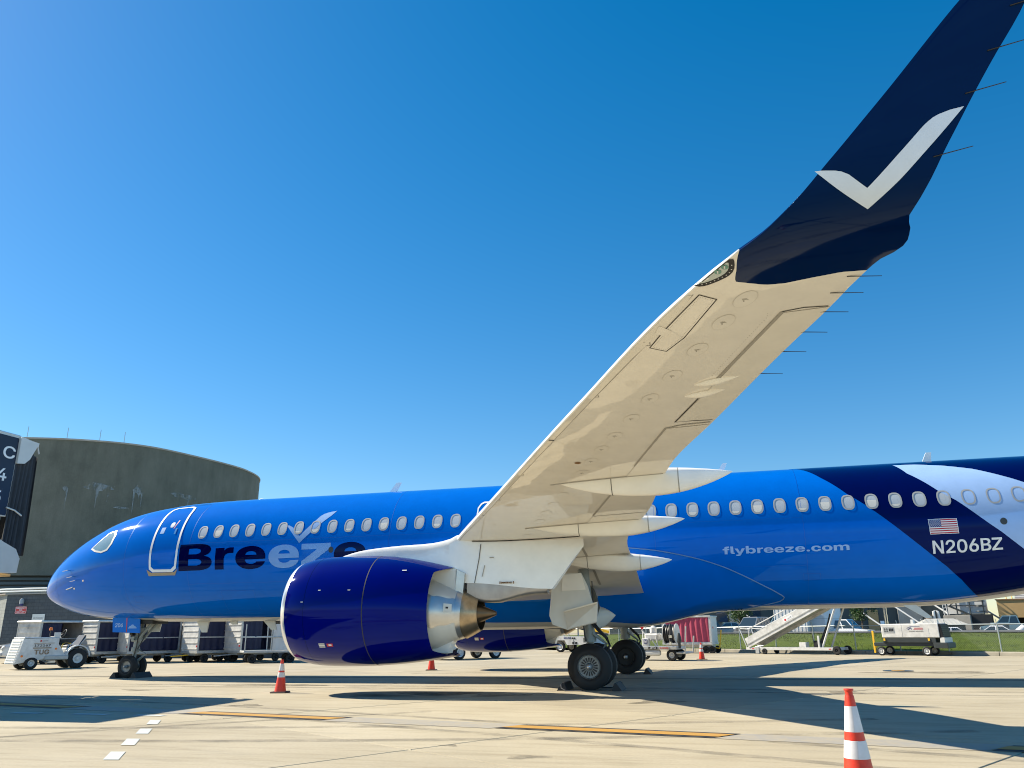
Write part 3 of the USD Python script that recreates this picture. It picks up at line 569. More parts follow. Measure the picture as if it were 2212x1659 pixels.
P, F, N = patch(oval(17.35, -92, .34, 5.5, 2), lambda X, p: fus_h(X, p, .008), xf, PH); part(fairing, 'outflow_port', (P, F), M['dark'], normals=N)
for X in (22.12, 22.2, 22.28, 22.36): fpatch(fairing, 'drain_slot', sbox(X-.012, -79, X+.012, -76), M['dark'], .03)
# ------------------------------------------------------------------ wings
W_PATH = np.array([(0, 1.95), (-1.9, 2.32), (-3.7, 2.82), (-5.53, 3.205), (-8, 3.50), (-12, 3.965), (-15.0, 4.315), (-15.9, 4.42), (-16.25, 4.485), (-16.52, 4.60), (-16.72, 4.80), (-16.88, 5.08), (-17.1, 5.53), (-17.35, 6.06), (-17.58, 6.55)])
w_s = np.r_[0, np.cumsum(np.hypot(*np.diff(W_PATH, axis=0).T))]; W_Y = PI(w_s, W_PATH[:, 0]); W_Z = PI(w_s, W_PATH[:, 1]); SE = w_s[-1]
ds = 0.0
LE = tab([(0, 12.6), (1.95, 14.05), (5.80, 16.286), (8.44, 17.771), (13.1, 20.40), (15.62, 21.899), (16.23, 22.366), (16.44, 22.566), (16.65, 22.749), (16.95, 23.018), (17.51, 23.557), (18.05, 24.065), (18.35, 24.38), (SE, 24.72)])
TE = tab([(0, 19.95), (1.0, 19.95), (3.0, 19.975), (4.80, 19.99), (7.87, 20.795), (10.43, 21.372), (12.2, 22.086), (14.22, 22.898), (15.03, 23.248), (15.68, 23.502), (15.88, 23.608), (16.0, 23.738), (16.13, 23.778), (16.26, 23.774), (16.44, 23.735), (16.6, 23.783), (16.96, 23.92), (17.27, 24.082), (17.58, 24.263), (17.95, 24.493), (SE, 24.90)])
def tn(s):
    e = .02; a = np.clip(s-e, 0, SE); b = np.clip(s+e, 0, SE); t = np.stack([W_Y(b)-W_Y(a), W_Z(b)-W_Z(a)], -1); t /= np.linalg.norm(t, axis=-1, keepdims=True); return np.stack([t[..., 1], -t[..., 0]], -1)
def yt(x): return 5*(.2969*np.sqrt(np.clip(x, 0, 1))-.126*x-.3516*x**2+.2843*x**3-.1036*x**4)
def wing_pt(s, xc, low=True, off=0.):
    s = np.asarray(s, float); xc = np.asarray(xc, float); c = TE(s)-LE(s); t = np.interp(s, [0, 6, 15, 16.5, SE], [.135, .12, .11, .085, .07]); n = tn(s)
    h = np.where(low, -.30, 1.70)*yt(xc)*t*c+off
    return np.stack([LE(s)+xc*c, W_Y(s)+n[..., 0]*h, W_Z(s)+n[..., 1]*h], -1)
xcs = (1-np.cos(np.linspace(0, np.pi, 58)))/2
def wing_skin(s0f, s1f, nst, ends=True):
    R = []
    for t in np.linspace(0, 1, nst):
        lo = [wing_pt(s0f(x)*(1-t)+s1f(x)*t, x, True) for x in xcs]; hi = [wing_pt(s0f(x)*(1-t)+s1f(x)*t, x, False) for x in xcs[1:-1][::-1]]
        R.append(np.array(lo+hi))
    return loft(R, ends)
sb = lambda x: float(np.interp(x, [0, .205, .215, .30, .45, .56, .70, .85, 1], [16.27, 15.83, 15.80, 15.755, 15.675, 15.66, 15.70, 15.73, 15.70]))
def mirror(m): v = m.vertices.copy(); v[:, 1] *= -1; return T(v, m.faces[:, ::-1])
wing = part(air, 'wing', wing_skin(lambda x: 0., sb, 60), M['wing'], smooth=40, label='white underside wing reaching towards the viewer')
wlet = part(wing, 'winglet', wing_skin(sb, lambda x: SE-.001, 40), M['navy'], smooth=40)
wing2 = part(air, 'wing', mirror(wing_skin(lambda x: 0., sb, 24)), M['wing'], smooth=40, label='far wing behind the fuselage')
part(wing2, 'winglet', mirror(wing_skin(sb, lambda x: SE-.001, 16)), M['navy'], smooth=40)
def wl(off):
    def f(X, s):
        s = np.clip(s, 0, SE-.001); c = TE(s)-LE(s); xc = np.clip((X-LE(s))/c, .0005, .9995); p = wing_pt(s, xc, True, -off); p[:, 0] = X
        n = tn(s); return p, np.stack([0*X, -n[:, 0], -n[:, 1]], 1)
    return f
WXS = np.arange(12, 25.5, .12); WSS = np.r_[np.arange(0, 15.5, .4), np.arange(15.5, 18.8, .06)]
def wpatch(parent, name, poly, m, off=.003, label=None):
    P, F, N = patch(poly, wl(off), WXS, WSS); return part(parent, name, (P, F), m, normals=N, label=label)
DS = .043
def W(L): return [(x, s+DS) for x, s in L]
wpatch(wlet, 'tick_mark', Polygon(W([(22.999, 16.937), (23.05, 16.935), (23.096, 16.93), (23.15, 16.922), (23.195, 16.91), (23.25, 16.88), (23.28, 16.853), (23.312, 16.824), (23.388, 16.753), (23.765, 17.137), (23.795, 17.165), (23.825, 17.188), (23.858, 17.21), (23.896, 17.226), (23.978, 17.246), (24.074, 17.256), (23.405, 16.553)])), M['tickpale'], .004)
# leading edge slats (three), each a panel of its own with a dark seam
sl_line = W([(15.9, 4.95), (16.258, 5.62), (17.508, 7.775), (18.505, 9.54), (20.439, 12.931), (21.223, 14.275), (21.879, 15.366), (21.994, 15.629)])
sX = PI([p[1] for p in sl_line], [p[0] for p in sl_line])
def strip(s0, s1, fa, fb, n=10):
    ss = np.linspace(s0, s1, n); return Polygon([(float(fa(s)), s) for s in ss]+[(float(fb(s)), s) for s in ss[::-1]])
le3 = lambda s: LE(s)+.012*(TE(s)-LE(s))
for s0, s1 in ((5.3, 7.95), (7.99, 11.88), (11.92, 15.62)): wpatch(wing, 'slat', strip(s0, s1, le3, lambda s: sX(s)-.012), M['wingpanel'], .005)
wpatch(wing, 'slat_seam', strip(5.3, 15.63, lambda s: sX(s)-.012, lambda s: sX(s)), M['linegrey'], .004)
for s0 in (7.955, 11.885): wpatch(wing, 'slat_joint', strip(s0, s0+.03, le3, lambda s: sX(s)), M['line'], .006)
def seam(parent, L, w, m='line', off=.004, name='panel_gap'):
    return wpatch(parent, name, LineString(W(L)).buffer(w/2, cap_style=2, join_style=2), M[m], off)
# aileron and flaps
te_ = lambda s: TE(s)-.01
def panel(name, hinge, off=.007, m='wing'):
    h = W(hinge); hX = lambda s: np.interp(s, [p[1] for p in h], [p[0] for p in h]); s0, s1 = h[0][1], h[-1][1]
    return wpatch(wing, name, strip(s0, s1, lambda s: hX(s)+.0, te_, 14), M[m], off)
panel('aileron', [(21.575, 12.235), (22.20, 13.60), (22.80, 15.035)], m='wingpanel')
seam(wing, [(21.90, 12.99), (21.559, 12.227), (21.70, 12.222), (21.824, 12.202), (22.05, 12.165)], .018); seam(wing, [(22.14, 13.53), (22.811, 15.056)], .04, 'linegrey', .0075, 'hinge_gap'); seam(wing, [(22.811, 15.056), (23.008, 15.086), (23.24, 15.05)], .016)
panel('outboard_flap', [(19.68, 7.542), (20.23, 8.937), (20.81, 10.419), (21.43, 12.01)])
seam(wing, [(20.80, 10.42), (21.415, 12.025), (21.65, 12.10), (22.02, 12.095)], .026, 'linegrey', .008); seam(wing, [(19.667, 7.542), (20.219, 8.937)], .035, 'linegrey', .008, 'hinge_gap')
panel('inboard_flap', [(18.96, 2.3), (19.0, 4.336), (19.0, 5.672), (19.30, 6.60), (19.66, 7.50)])
seam(wing, [(18.97, 2.3), (18.993, 4.336), (18.994, 5.672)], .06, 'linegrey', .008, 'hinge_gap')
# hinge pod pair on the aileron, access panels, service hatch, tip lamp
for (x0, s0), (x1, s1) in (((21.873, 13.436), (22.415, 13.56)), ((21.739, 13.099), (22.254, 13.20))):
    P = []
    for t in np.linspace(0, 1, 9):
        x = x0+t*(x1-x0); s = s0+DS+t*(s1-s0); r = .075*math.sin(math.pi*min(.98, max(.04, t))**.8); b = wl(0.)(np.array([x]), np.array([s]))[0][0]
        P.append([b+np.array([0, r*math.cos(a), -.75*r*max(-.25, math.sin(a))]) for a in np.linspace(0, 2*np.pi, 12, endpoint=False)])
    part(wing, 'aileron_hinge_pod', loft(P), M['wing'])
ov = W([(22.453, 15.405), (22.241, 14.977), (21.956, 14.401), (21.639, 13.769), (21.316, 13.135), (21.008, 12.503), (20.7, 11.891), (20.43, 11.363), (20.184, 10.845), (19.944, 10.285), (19.394, 9.125), (19.105, 8.541), (18.839, 7.977), (18.574, 7.368), (18.019, 6.17), (17.758, 5.601)])
for i, (x, s) in enumerate(ov):
    e = affinity.rotate(affinity.scale(Point(x, s).buffer(1, quad_segs=10), .10, .165), -28, origin=(x, s))
    a = wpatch(wing, 'access_panel', e.buffer(-.004), M['wing'], .004)
    wpatch(a, 'panel_edge', e.difference(e.buffer(-.0035)), M['scuff'], .0045)
    if i < 10: wpatch(a, 'stencil', unary_union([sbox(x-.03, s-.010+k*.018, x+.03-.012*k, s-.010+k*.018+.011) for k in range(2)]+[sbox(x-.02, s-.045, x-.008, s-.015)]), M['linegrey'], .005)
wpatch(wing, 'fuel_port', affinity.scale(Point(19.97, 10.86).buffer(1), .05, .05), M['rust'], .006)
hp = Polygon(W([(22.026, 15.588), (22.194, 15.466), (21.839, 14.721), (21.627, 14.433), (21.449, 14.551), (21.633, 14.916)]))
h_ = wpatch(wing, 'service_hatch', hp, M['wing'], .004); wpatch(h_, 'hatch_edge', hp.difference(hp.buffer(-.012)), M['line'], .005)
wpatch(h_, 'rivets', unary_union([Point(hp.buffer(-.035).exterior.interpolate(t, normalized=True)).buffer(.004, quad_segs=2) for t in np.linspace(0, 1, 90)]), M['linegrey'], .005); tag(stage.GetPrimAtPath(h_+'/rivets'), kind='stuff')
wpatch(wing, 'hatch_tab', Polygon(W([(21.607, 14.993), (21.693, 14.902), (21.648, 14.825), (21.564, 14.873)])).buffer(.02), M['wing'], .007)
for s in (8.9, 10.3, 13.3, 14.6): seam(wing, [(float(sX(s)), s), (float(sX(s))+.07, s+.005), (float(sX(s))+.07, s+.07), (float(sX(s)), s+.075)], .009, 'linegrey', .004, 'slat_track_seam')
rv = [Point(hx+.05, s).buffer(.0045, quad_segs=2) for s, hx in [(s, np.interp(s, [12.235, 15.03], [21.50, 22.72])-.10) for s in np.arange(13.7, 15.1, .045)]]
tag(wpatch(wing, 'rivets', unary_union(rv), M['linegrey'], .0035), kind='stuff')
def lef(s): return float(LE(s))+.004
lampP = Polygon([(21.976, 15.800), (21.995, 15.782), (22.034, 15.767), (22.080, 15.774), (22.124, 15.792), (22.180, 15.823), (22.231, 15.856), (22.275, 15.888), (22.311, 15.924), (22.340, 15.972), (22.355, 16.028), (22.359, 16.08), (22.357, 16.131), (22.350, 16.165)]+[(lef(s), s) for s in np.linspace(16.165, 15.80, 9)]).buffer(0)
lamp = wpatch(wing, 'tip_lamp', lampP, M['black'], .006)
gl_ = Polygon([(22.012, 15.838), (22.035, 15.822), (22.065, 15.826), (22.110, 15.846), (22.153, 15.871), (22.200, 15.902), (22.242, 15.936), (22.275, 15.972), (22.296, 16.01), (22.306, 16.05), (22.308, 16.09), (22.306, 16.125)]+[(lef(s)+.006, s) for s in np.linspace(16.125, 15.85, 8)]).buffer(0)
wpatch(lamp, 'lamp_cover', gl_, M['lampglass'], .009)
for x, s in ((22.272, 16.065), (22.210, 15.997)):
    l_ = wpatch(lamp, 'lamp_lens', Point(x, s).buffer(.032).intersection(gl_.buffer(.012)), M['lens'], .012); wpatch(l_, 'lamp_glint', sbox(x-.008, s-.018, x+.004, s+.020).intersection(gl_), M['flagwhite'], .014)
wpatch(lamp, 'lamp_reflector', Polygon([(22.040, 15.86), (22.080, 15.855), (22.135, 15.90), (22.110, 15.925)]).intersection(gl_), M['chrome'], .012)
for x, s in ((22.021, 15.806), (22.063, 15.803), (22.103, 15.817), (22.140, 15.836), (22.177, 15.858), (22.212, 15.883), (22.248, 15.908), (22.284, 15.936), (22.312, 15.972), (22.330, 16.02), (22.333, 16.085)): wpatch(lamp, 'lamp_screw', Point(x, s).buffer(.0065, quad_segs=3), M['flagwhite'], .008)
# static wicks along the trailing edges
def wick(x, s, d, base=True):
    q = wl(.004)(np.array([x]), np.array([s+DS]))[0][0]; d = np.array(d, float)
    k = part(wing, 'static_wick', tube([q-d*.02, q+d*.06, q+d*.265], .0055, 6, r2=.003), M['hose'])
for i, (x, s) in enumerate([(23.37, 15.593), (23.251, 15.312), (23.187, 14.945), (23.03, 14.537), (22.853, 14.105), (22.635, 13.563)]): wick(x, s, (.93+.1*(i < 2), .03, -.10))
for x, s in ((24.262, 17.627), (24.103, 17.348), (23.878, 16.923), (24.42, 17.914)): wick(x, s, (.97, -.05, .12))
# flap track fairings
def spindle(Y, x0, x1, zt0, zt1, zlow, xlow, w, xs_, dy=0.):
    R = []
    for x in xs_:
        t = (x-x0)/(x1-x0); top = zt0+(zt1-zt0)*t
        zb = top-(top-zlow)*0 if False else None
        tl = (xlow-x0)/(x1-x0); g = (t/tl)**.75 if t < tl else ((1-t)/(1-tl))**.85; g = math.sin(min(1, g)*math.pi/2)
        ch = (zt0+(zt1-zt0)*tl)-zlow; ww = w*max(g, .02)**.9; hb = ch*g; ht = .10*g+.004
        R.append([(x, Y+ww*math.copysign(abs(math.cos(a))**.85, math.cos(a)), top+(ht if math.sin(a) > 0 else hb)*math.sin(a)) for a in np.linspace(0, 2*np.pi, 28, endpoint=False)])
    return loft(R)
for Y, x0, x1, zt0, zt1, zl, xl, xh in ((-9.6, 19.25, 22.29, 3.77, 3.70, 3.37, 20.9, 21.44), (-6.7, 18.08, 21.36, 3.38, 3.36, 3.06, 20.0, 20.66), (-4.1, 17.9, 20.90, 3.02, 2.79, 2.56, 19.6, 20.2)):
    t_ = lambda a, b, n=26: x0+(x1-x0)*(1-np.cos(np.linspace(math.acos(1-2*a), math.acos(1-2*b), n)))/2
    th = (xh-x0)/(x1-x0)
    f_ = part(wing, 'flap_track_fairing', spindle(Y, x0, x1, zt0, zt1, zl, xl, .185, t_(.002, th)), M['wing'], smooth=50)
    part(f_, 'fairing_tail', spindle(Y, x0, x1, zt0, zt1, zl, xl, .189, t_(th+.002, .999)), M['white'], smooth=50)
    part(f_, 'fairing_joint', spindle(Y, x0, x1, zt0, zt1, zl-.003, xl, .188, np.array([xh-.012, xh+.008])), M['linegrey'], smooth=False)
    part(f_, 'fairing_joint', spindle(Y, x0, x1, zt0, zt1, zl-.003, xl, .188, np.array([x0+.36*(x1-x0), x0+.36*(x1-x0)+.012])), M['line'], smooth=False)
    # dark seal where the fairing meets the wing
    Ln = []
    for x in np.linspace(x0+.06, xh+.02, 26):
        t = (x-x0)/(x1-x0); tl = (xl-x0)/(x1-x0); g = (t/tl)**.75 if t < tl else ((1-t)/(1-tl))**.85; g = math.sin(min(1, g)*math.pi/2); y_ = Y-.186*max(g, .02)**.9
        s_ = float(np.interp(y_, W_Y(np.linspace(0, SE, 600))[::-1], np.linspace(0, SE, 600)[::-1])); c_ = (x-float(LE(s_)))/(float(TE(s_))-float(LE(s_)))
        if c_ > .995: break
        zw = float(wing_pt(np.array(s_), np.array(c_), True, -.006)[2]); zs = zt0+(zt1-zt0)*t
        Ln.append((x, y_-.004 if zw >= zs else y_+.0, min(zw, zs+.06)))
    if len(Ln) > 3: part(f_, 'fairing_seal', tube(Ln, .011, 6), M['linegrey'])
    ss = [np.interp(Y, W_Y(np.linspace(0, SE, 400))[::-1], np.linspace(0, SE, 400)[::-1])]
# ------------------------------------------------------------------ engines
EY = -5.55; EZ = 1.775
def nac_prof(): return [(12.56, 1.00), (12.575, 1.03), (12.62, 1.065), (12.68, 1.09), (12.76, 1.113), (12.9, 1.145), (13.1, 1.172), (13.4, 1.19), (13.8, 1.195), (14.3, 1.19), (14.8, 1.165), (15.2, 1.128), (15.6, 1.075), (15.96, 1.01)]
def engine(sg):
    Y = EY if sg < 0 else -EY
    nm = thing('engine', parent=air)
    pr = nac_prof()
    lip = revolve([(13.0, .90), (12.75, .915), (12.62, .945), (12.57, .975)]+pr[:4]+[(12.70, 1.0955)], 'x', (0, Y, EZ), n=96); part(nm, 'inlet_lip', fixn(lip), M['lip'], smooth=60)
    def cowl(a, b, r_add=0., n=96, tail=False):
        f = PI(*np.array(pr).T); xs_ = np.linspace(a, b, 24); m = revolve([(x, float(f(x))+r_add) for x in xs_], 'x', (0, Y, EZ), n=n); v = m.vertices
        if tail:
            t = np.clip((v[:, 0]-a)/(b-a), 0, 1); an = np.abs(v[:, 2]-EZ)/np.hypot(v[:, 1]-Y, v[:, 2]-EZ); stretch = .36*np.clip((an-.80)/.18, 0, 1)**1.0*t**3
            v[:, 0] += stretch; k = 1-.20*stretch; v[:, 1] = Y+(v[:, 1]-Y)*k; v[:, 2] = EZ+(v[:, 2]-EZ)*k; v[:, 2] -= .06*t**2
        return m
    fan = part(nm, 'fan_cowl', cowl(12.70, 14.56), M['navyblue'], smooth=60); rev = part(nm, 'reverser_cowl', cowl(14.57, 15.96, tail=True), M['navyblue'], smooth=60)
    part(fan, 'cowl_joint', cowl(14.555, 14.576, .0015), M['line'], smooth=60); part(fan, 'cowl_joint', cowl(13.19, 13.198, .0012), M['letter_dark'], smooth=60)
    part(nm, 'fan_duct', fixn(revolve([(12.9, .905), (13.6, .93), (13.7, .93), (13.7, .0)], 'x', (0, Y, EZ), n=48)), M['dark'], smooth=False)
    part(nm, 'duct_lining', revolve([(15.95, .985), (15.6, .985), (15.2, .93)], 'x', (0, Y, EZ-.05), n=64), M['doorgrey'])
    part(nm, 'bypass_duct', revolve([(15.2, .95), (15.2, .5)], 'x', (0, Y, EZ-.05), n=48), M['dark'])
    cz = EZ-.10
    part(nm, 'core_cowl', revolve([(15.2, .78), (15.7, .775), (15.9, .735), (16.1, .655), (16.3, .575)], 'x', (0, Y, cz), n=64), M['doorgrey'], smooth=60)
    part(nm, 'core_cowl_ring', revolve([(16.299, .576), (16.46, .522)], 'x', (0, Y, cz), n=64), M['doorgrey'], smooth=60); part(nm, 'core_tail_ring', revolve([(16.40, .546), (16.41, .548), (16.53, .505), (16.53, .49)], 'x', (0, Y, cz), n=64), M['bare'], smooth=60)
    rC = PI([15.2, 15.7, 15.9, 16.1, 16.3, 16.53], [.78, .775, .735, .655, .575, .50]); V = []; xs_ = np.linspace(15.75, 16.45, 36); na = 14
    for x in xs_:
        wv = .035*math.sin((x-15.75)*23)*(1 if math.sin((x-15.75)*11) > 0 else .3)
        for a in np.linspace(math.radians(-24)+wv, math.radians(30)+wv*.8, na): V.append((x, Y-(float(rC(x))+.006)*math.cos(a), cz+(float(rC(x))+.006)*math.sin(a)))
    part(nm, 'core_band', T(V, [q for i in range(len(xs_)-1) for k in range(na-1) for q in ((i*na+k, i*na+na+k, i*na+k+1), (i*na+k+1, i*na+na+k, i*na+na+k+1))]), M['bare'], smooth=True)
    part(nm, 'exhaust_nozzle', revolve([(16.50, .505), (16.53, .512), (16.66, .45), (16.84, .355), (16.84, .335), (16.6, .40), (16.45, .43)], 'x', (0, Y, cz-.02), n=64), M['bronze'], smooth=40)
    part(nm, 'nozzle_inside', revolve([(16.62, .40), (16.6, .2)], 'x', (0, Y, cz-.02), n=48), M['dark'])
    part(nm, 'exhaust_plug', fixn(revolve([(16.45, .27), (16.7, .24), (16.85, .175), (17.0, .115), (17.17, .045), (17.19, .025), (17.19, 0)], 'x', (0, Y, cz-.02), n=48)), M['plug'], smooth=60)
    # bifurcation fairings, above and below the core
    for z0, z1, x1 in ((cz+.35, EZ+.82, 16.35), (EZ-.93, cz-.38, 16.14)):
        top = z0 > cz
        part(nm, 'bifurcation_fairing', prism([(15.3, z0), (x1+(.12 if not top else 0), z0 if top else z0+.02), (x1, z1), (15.3, z1)] if top else [(15.3, z0+.05), (16.15, z0), (16.18, z0+.12), (16.22, z0+.2), (16.4, z1), (15.3, z1)], Y-(.30 if top else .14), Y+(.30 if top else .14)), M['doorgrey'] if top else M['white'], smooth=False)
    part(nm, 'bifurcation_plate', prism([(16.34, cz+.36), (16.50, cz+.20), (16.56, EZ+.72), (16.38, EZ+.80)], Y-.315, Y+.315), M['bare'], smooth=False)
    # access door on the hot section, placards and vents on the cowls
    s = -1
    def on_core(a0, a1, x0, x1, r0, r1, add):
        an = np.linspace(a0, a1, 6); V = []
        for x, r in ((x0, r0+add), (x1, r1+add)): V += [(x, Y-r*math.cos(a), cz+r*math.sin(a)) for a in an]
        n = len(an); return T(V, [q for k in range(n-1) for q in ((k, k+1, n+k), (k+1, n+k+1, n+k))])
    ad = part(nm, 'core_access_door', on_core(.02, .30, 16.19, 16.36, .628, .562, .020), M['doorgrey'], smooth=True); part(ad, 'latch', on_core(.13, .19, 16.24, 16.29, .61, .59, .024), M['dark'])
    fN = PI(*np.array(pr).T)
    def on_cowl(z0, z1, x0, x1, add, m, name, par):
        V = []
        for x in np.linspace(x0, x1, 4):
            r = float(fN(x))+add
            for z in (z0, z1): V.append((x, Y-math.sqrt(max(r*r-(z-EZ)**2, 0)), z))
        return part(par, name, T(V, [q for k in range(3) for q in ((2*k, 2*k+1, 2*k+2), (2*k+1, 2*k+3, 2*k+2))]), m, smooth=True)
    for z in (1.065, 1.035, 1.005): on_cowl(z-.012, z+.010, 13.50, 13.64, .003, M['doorgrey'], 'placard', fan)
    on_cowl(1.01, 1.07, 13.69, 13.83, .003, M['red'], 'placard', fan); on_cowl(1.025, 1.055, 13.73, 13.80, .005, M['flagwhite'], 'placard', fan)
    for z, x in ((2.17, 13.5), (1.93, 13.12), (2.16, 14.2)): on_cowl(z-.008, z+.008, x, x+.06, .003, M['doorgrey'], 'vent', fan)
    for z, x in ((2.56, 15.3), (.86, 15.25)): on_cowl(z-.012, z+.012, x, x+.1, .004, M['doorgrey'], 'vent', rev)
    # pylon
    R = []
    zt = tab([(13.3, 2.90), (13.55, 2.985), (14.06, 3.09), (14.6, 3.14), (15.02, 3.165), (15.65, 3.19), (16.1, 3.26), (16.35, 3.36), (16.9, 3.36), (18.0, 3.30), (18.9, 3.24), (19.15, 3.22)])
    zb = tab([(13.3, 2.86), (15.0, 2.72), (15.9, 2.45), (16.45, 2.30), (16.73, 2.29), (18.44, 2.135), (18.52, 2.23), (19.0, 2.85), (19.15, 3.03)])
    yw = tab([(13.3, .02), (13.55, .09), (14.0, .16), (15.0, .22), (16.2, .235), (17.4, .215), (18.4, .12), (19.15, .03)])
    for x in np.r_[13.32, 13.4, np.arange(13.55, 16.2, .2), np.arange(16.2, 16.8, .1), np.arange(16.9, 18.4, .25), 18.44, 18.52, 18.7, 18.9, 19.1, 19.14]:
        w_ = float(yw(x)); a, b = float(zt(x)), float(zb(x)); r = min(w_*.9, .16, (a-b)*.3); R.append([(x, Y-w_, b), (x, Y-w_, a-r), (x, Y-w_+r*.3, a-r*.3), (x, Y-w_+r, a), (x, Y+w_-r, a), (x, Y+w_-r*.3, a-r*.3), (x, Y+w_, a-r), (x, Y+w_, b)])
    py = part(nm, 'pylon', loft(R), M['white'], smooth=40)
    R = []
    hb = tab([(16.5, 1.98), (16.62, 1.95), (17.0, 1.875), (17.25, 1.87), (17.5, 1.92), (17.84, 2.0), (18.1, 2.03), (18.36, 2.04)])
    for x in np.r_[16.58, np.arange(16.7, 18.3, .15), 18.34]:
        w_ = float(yw(x))-.012; a = float(zb(x))+.01; b = float(hb(x)); R.append([(x, Y-w_, a), (x, Y-w_*.95, b+.08), (x, Y-w_*.7, b+.015), (x, Y, b), (x, Y+w_*.7, b+.015), (x, Y+w_*.95, b+.08), (x, Y+w_, a)])
    part(nm, 'heat_shield', loft(R), M['ti'], smooth=50)
    yo = Y-.242
    def ydecal(L, w, m, nme): return part(py, nme, prism(LineString(L).buffer(w/2, cap_style=2), yo-.0, yo+.03), m, smooth=False)
    if sg < 0:
        ydecal([(16.90, 3.12), (16.86, 2.80), (16.76, 2.29)], .012, M['line'], 'panel_gap'); ydecal([(16.99, 2.66), (16.93, 2.42)], .012, M['linegrey'], 'panel_gap'); ydecal([(17.10, 2.82), (17.19, 2.82)], .022, M['linegrey'], 'stencil')
        dh = fit(glyphs('DANGER HOT', 700), 17.36, 17.60, 2.265, 2.30); part(py, 'warning_lettering', prism(dh, yo-.001, yo+.02), M['rust'], smooth=False)
        for x in (17.33, 17.63): part(py, 'warning_arrow', prism([(x-.008, 2.31), (x+.008, 2.31), (x+.008, 2.27), (x, 2.25), (x-.008, 2.27)], yo-.001, yo+.02), M['rust'], smooth=False)
        sw = np.interp(Y-.24, W_PATH[::-1, 0], w_s[::-1])
        P_ = [wing_pt(np.array(sw), np.array((x-float(LE(sw)))/(float(TE(sw))-float(LE(sw)))), True, -.004) for x in np.linspace(16.7, 19.1, 20)]
        part(py, 'wing_seal', tube(np.array(P_), .016, 6), M['line'])
    return nm
engine(-1); engine(1)
# ------------------------------------------------------------------ tail
R = []
for z, x0, x1, t in ((5.2, 31.2, 37.4, .2), (5.6, 32.0, 37.5, .2), (8.5, 34.6, 38.3, .14), (11.4, 37.0, 39.4, .07)): R.append([(x0+(x1-x0)*(1-math.cos(a))/2, t*math.sin(a)*(1-.35*(1-math.cos(a))/2), z) for a in np.linspace(0, 2*np.pi, 24, endpoint=False)])
part(air, 'tail_fin', loft(R), M['navy'], smooth=40)
for sg in (-1, 1):
    R = []
    for y, x0, x1, z in ((.5, 34.2, 37.3, 4.75), (5.9, 37.0, 38.4, 5.4)): R.append([(x0+(x1-x0)*(1-math.cos(a))/2, sg*y, z+.06*(x1-x0)*math.sin(a)) for a in np.linspace(0, 2*np.pi, 20, endpoint=False)])
    part(air, 'tailplane', loft(R), M['white'], smooth=40)
# ------------------------------------------------------------------ landing gear
def wheel(parent, x, y, r, w, rr, detail=True, side=-1, tread=True):
    t = part(parent, 'wheel', revolve([(-w/2+.02, rr), (-w/2, rr+.04), (-w/2, r*.78), (-w/2+.05, r*.93), (-w/2+.12*w+.03, r), (w/2-.12*w-.03, r), (w/2-.05, r*.93), (w/2, r*.78), (w/2, rr+.04), (w/2-.02, rr), (-w/2+.02, rr)], 'y', (x, y, r), n=48), M['rubber'], smooth=50)
    yf = y+side*(w/2-.03)
    prof = [(side*0, rr*1.02), (side*.02, rr*.97), (side*-.02, rr*.90), (side*-.03, rr*.32), (side*.01, rr*.26)]
    part(t, 'rim', revolve([(a, b) for a, b in prof], 'y', (x, yf, r), n=48), M['rim'] if detail or r < .4 else M['dark'], smooth=40)
    part(t, 'hub', fixn(revolve([(0, rr*.26), (side*.05, rr*.25), (side*.10, rr*.15), (side*.12, rr*.06), (side*.12, 0)], 'y', (x, yf, r), n=24)), M['hub'], smooth=50)
    part(t, 'wheel_back', revolve([(0, rr), (0, 0)], 'y', (x, y, r), n=32), M['dark'], smooth=False)
    if detail:
        ho = []
        for k in range(18):
            a = k*2*math.pi/18; ho.append(Polygon([(x+q*math.sin(a+b), r+q*math.cos(a+b)) for q, b in ((rr*.38, -.10), (rr*.72, -.10), (rr*.76, 0), (rr*.72, .10), (rr*.38, .10))]))
        part(t, 'rim_slots', cat_([prism(g, min(yf+side*-.026, yf+side*-.020), max(yf+side*-.026, yf+side*-.020)) for g in ho]), M['dark'], smooth=False)
        part(t, 'rim_bolts', cat_([fixn(revolve([(0, .012), (side*.02, .012), (side*.02, 0)], 'y', (x+rr*.84*math.sin(k*2*math.pi/18+.17), yf-side*.018, r+rr*.84*math.cos(k*2*math.pi/18+.17)), n=6)) for k in range(18)]), M['gear'])
    return t
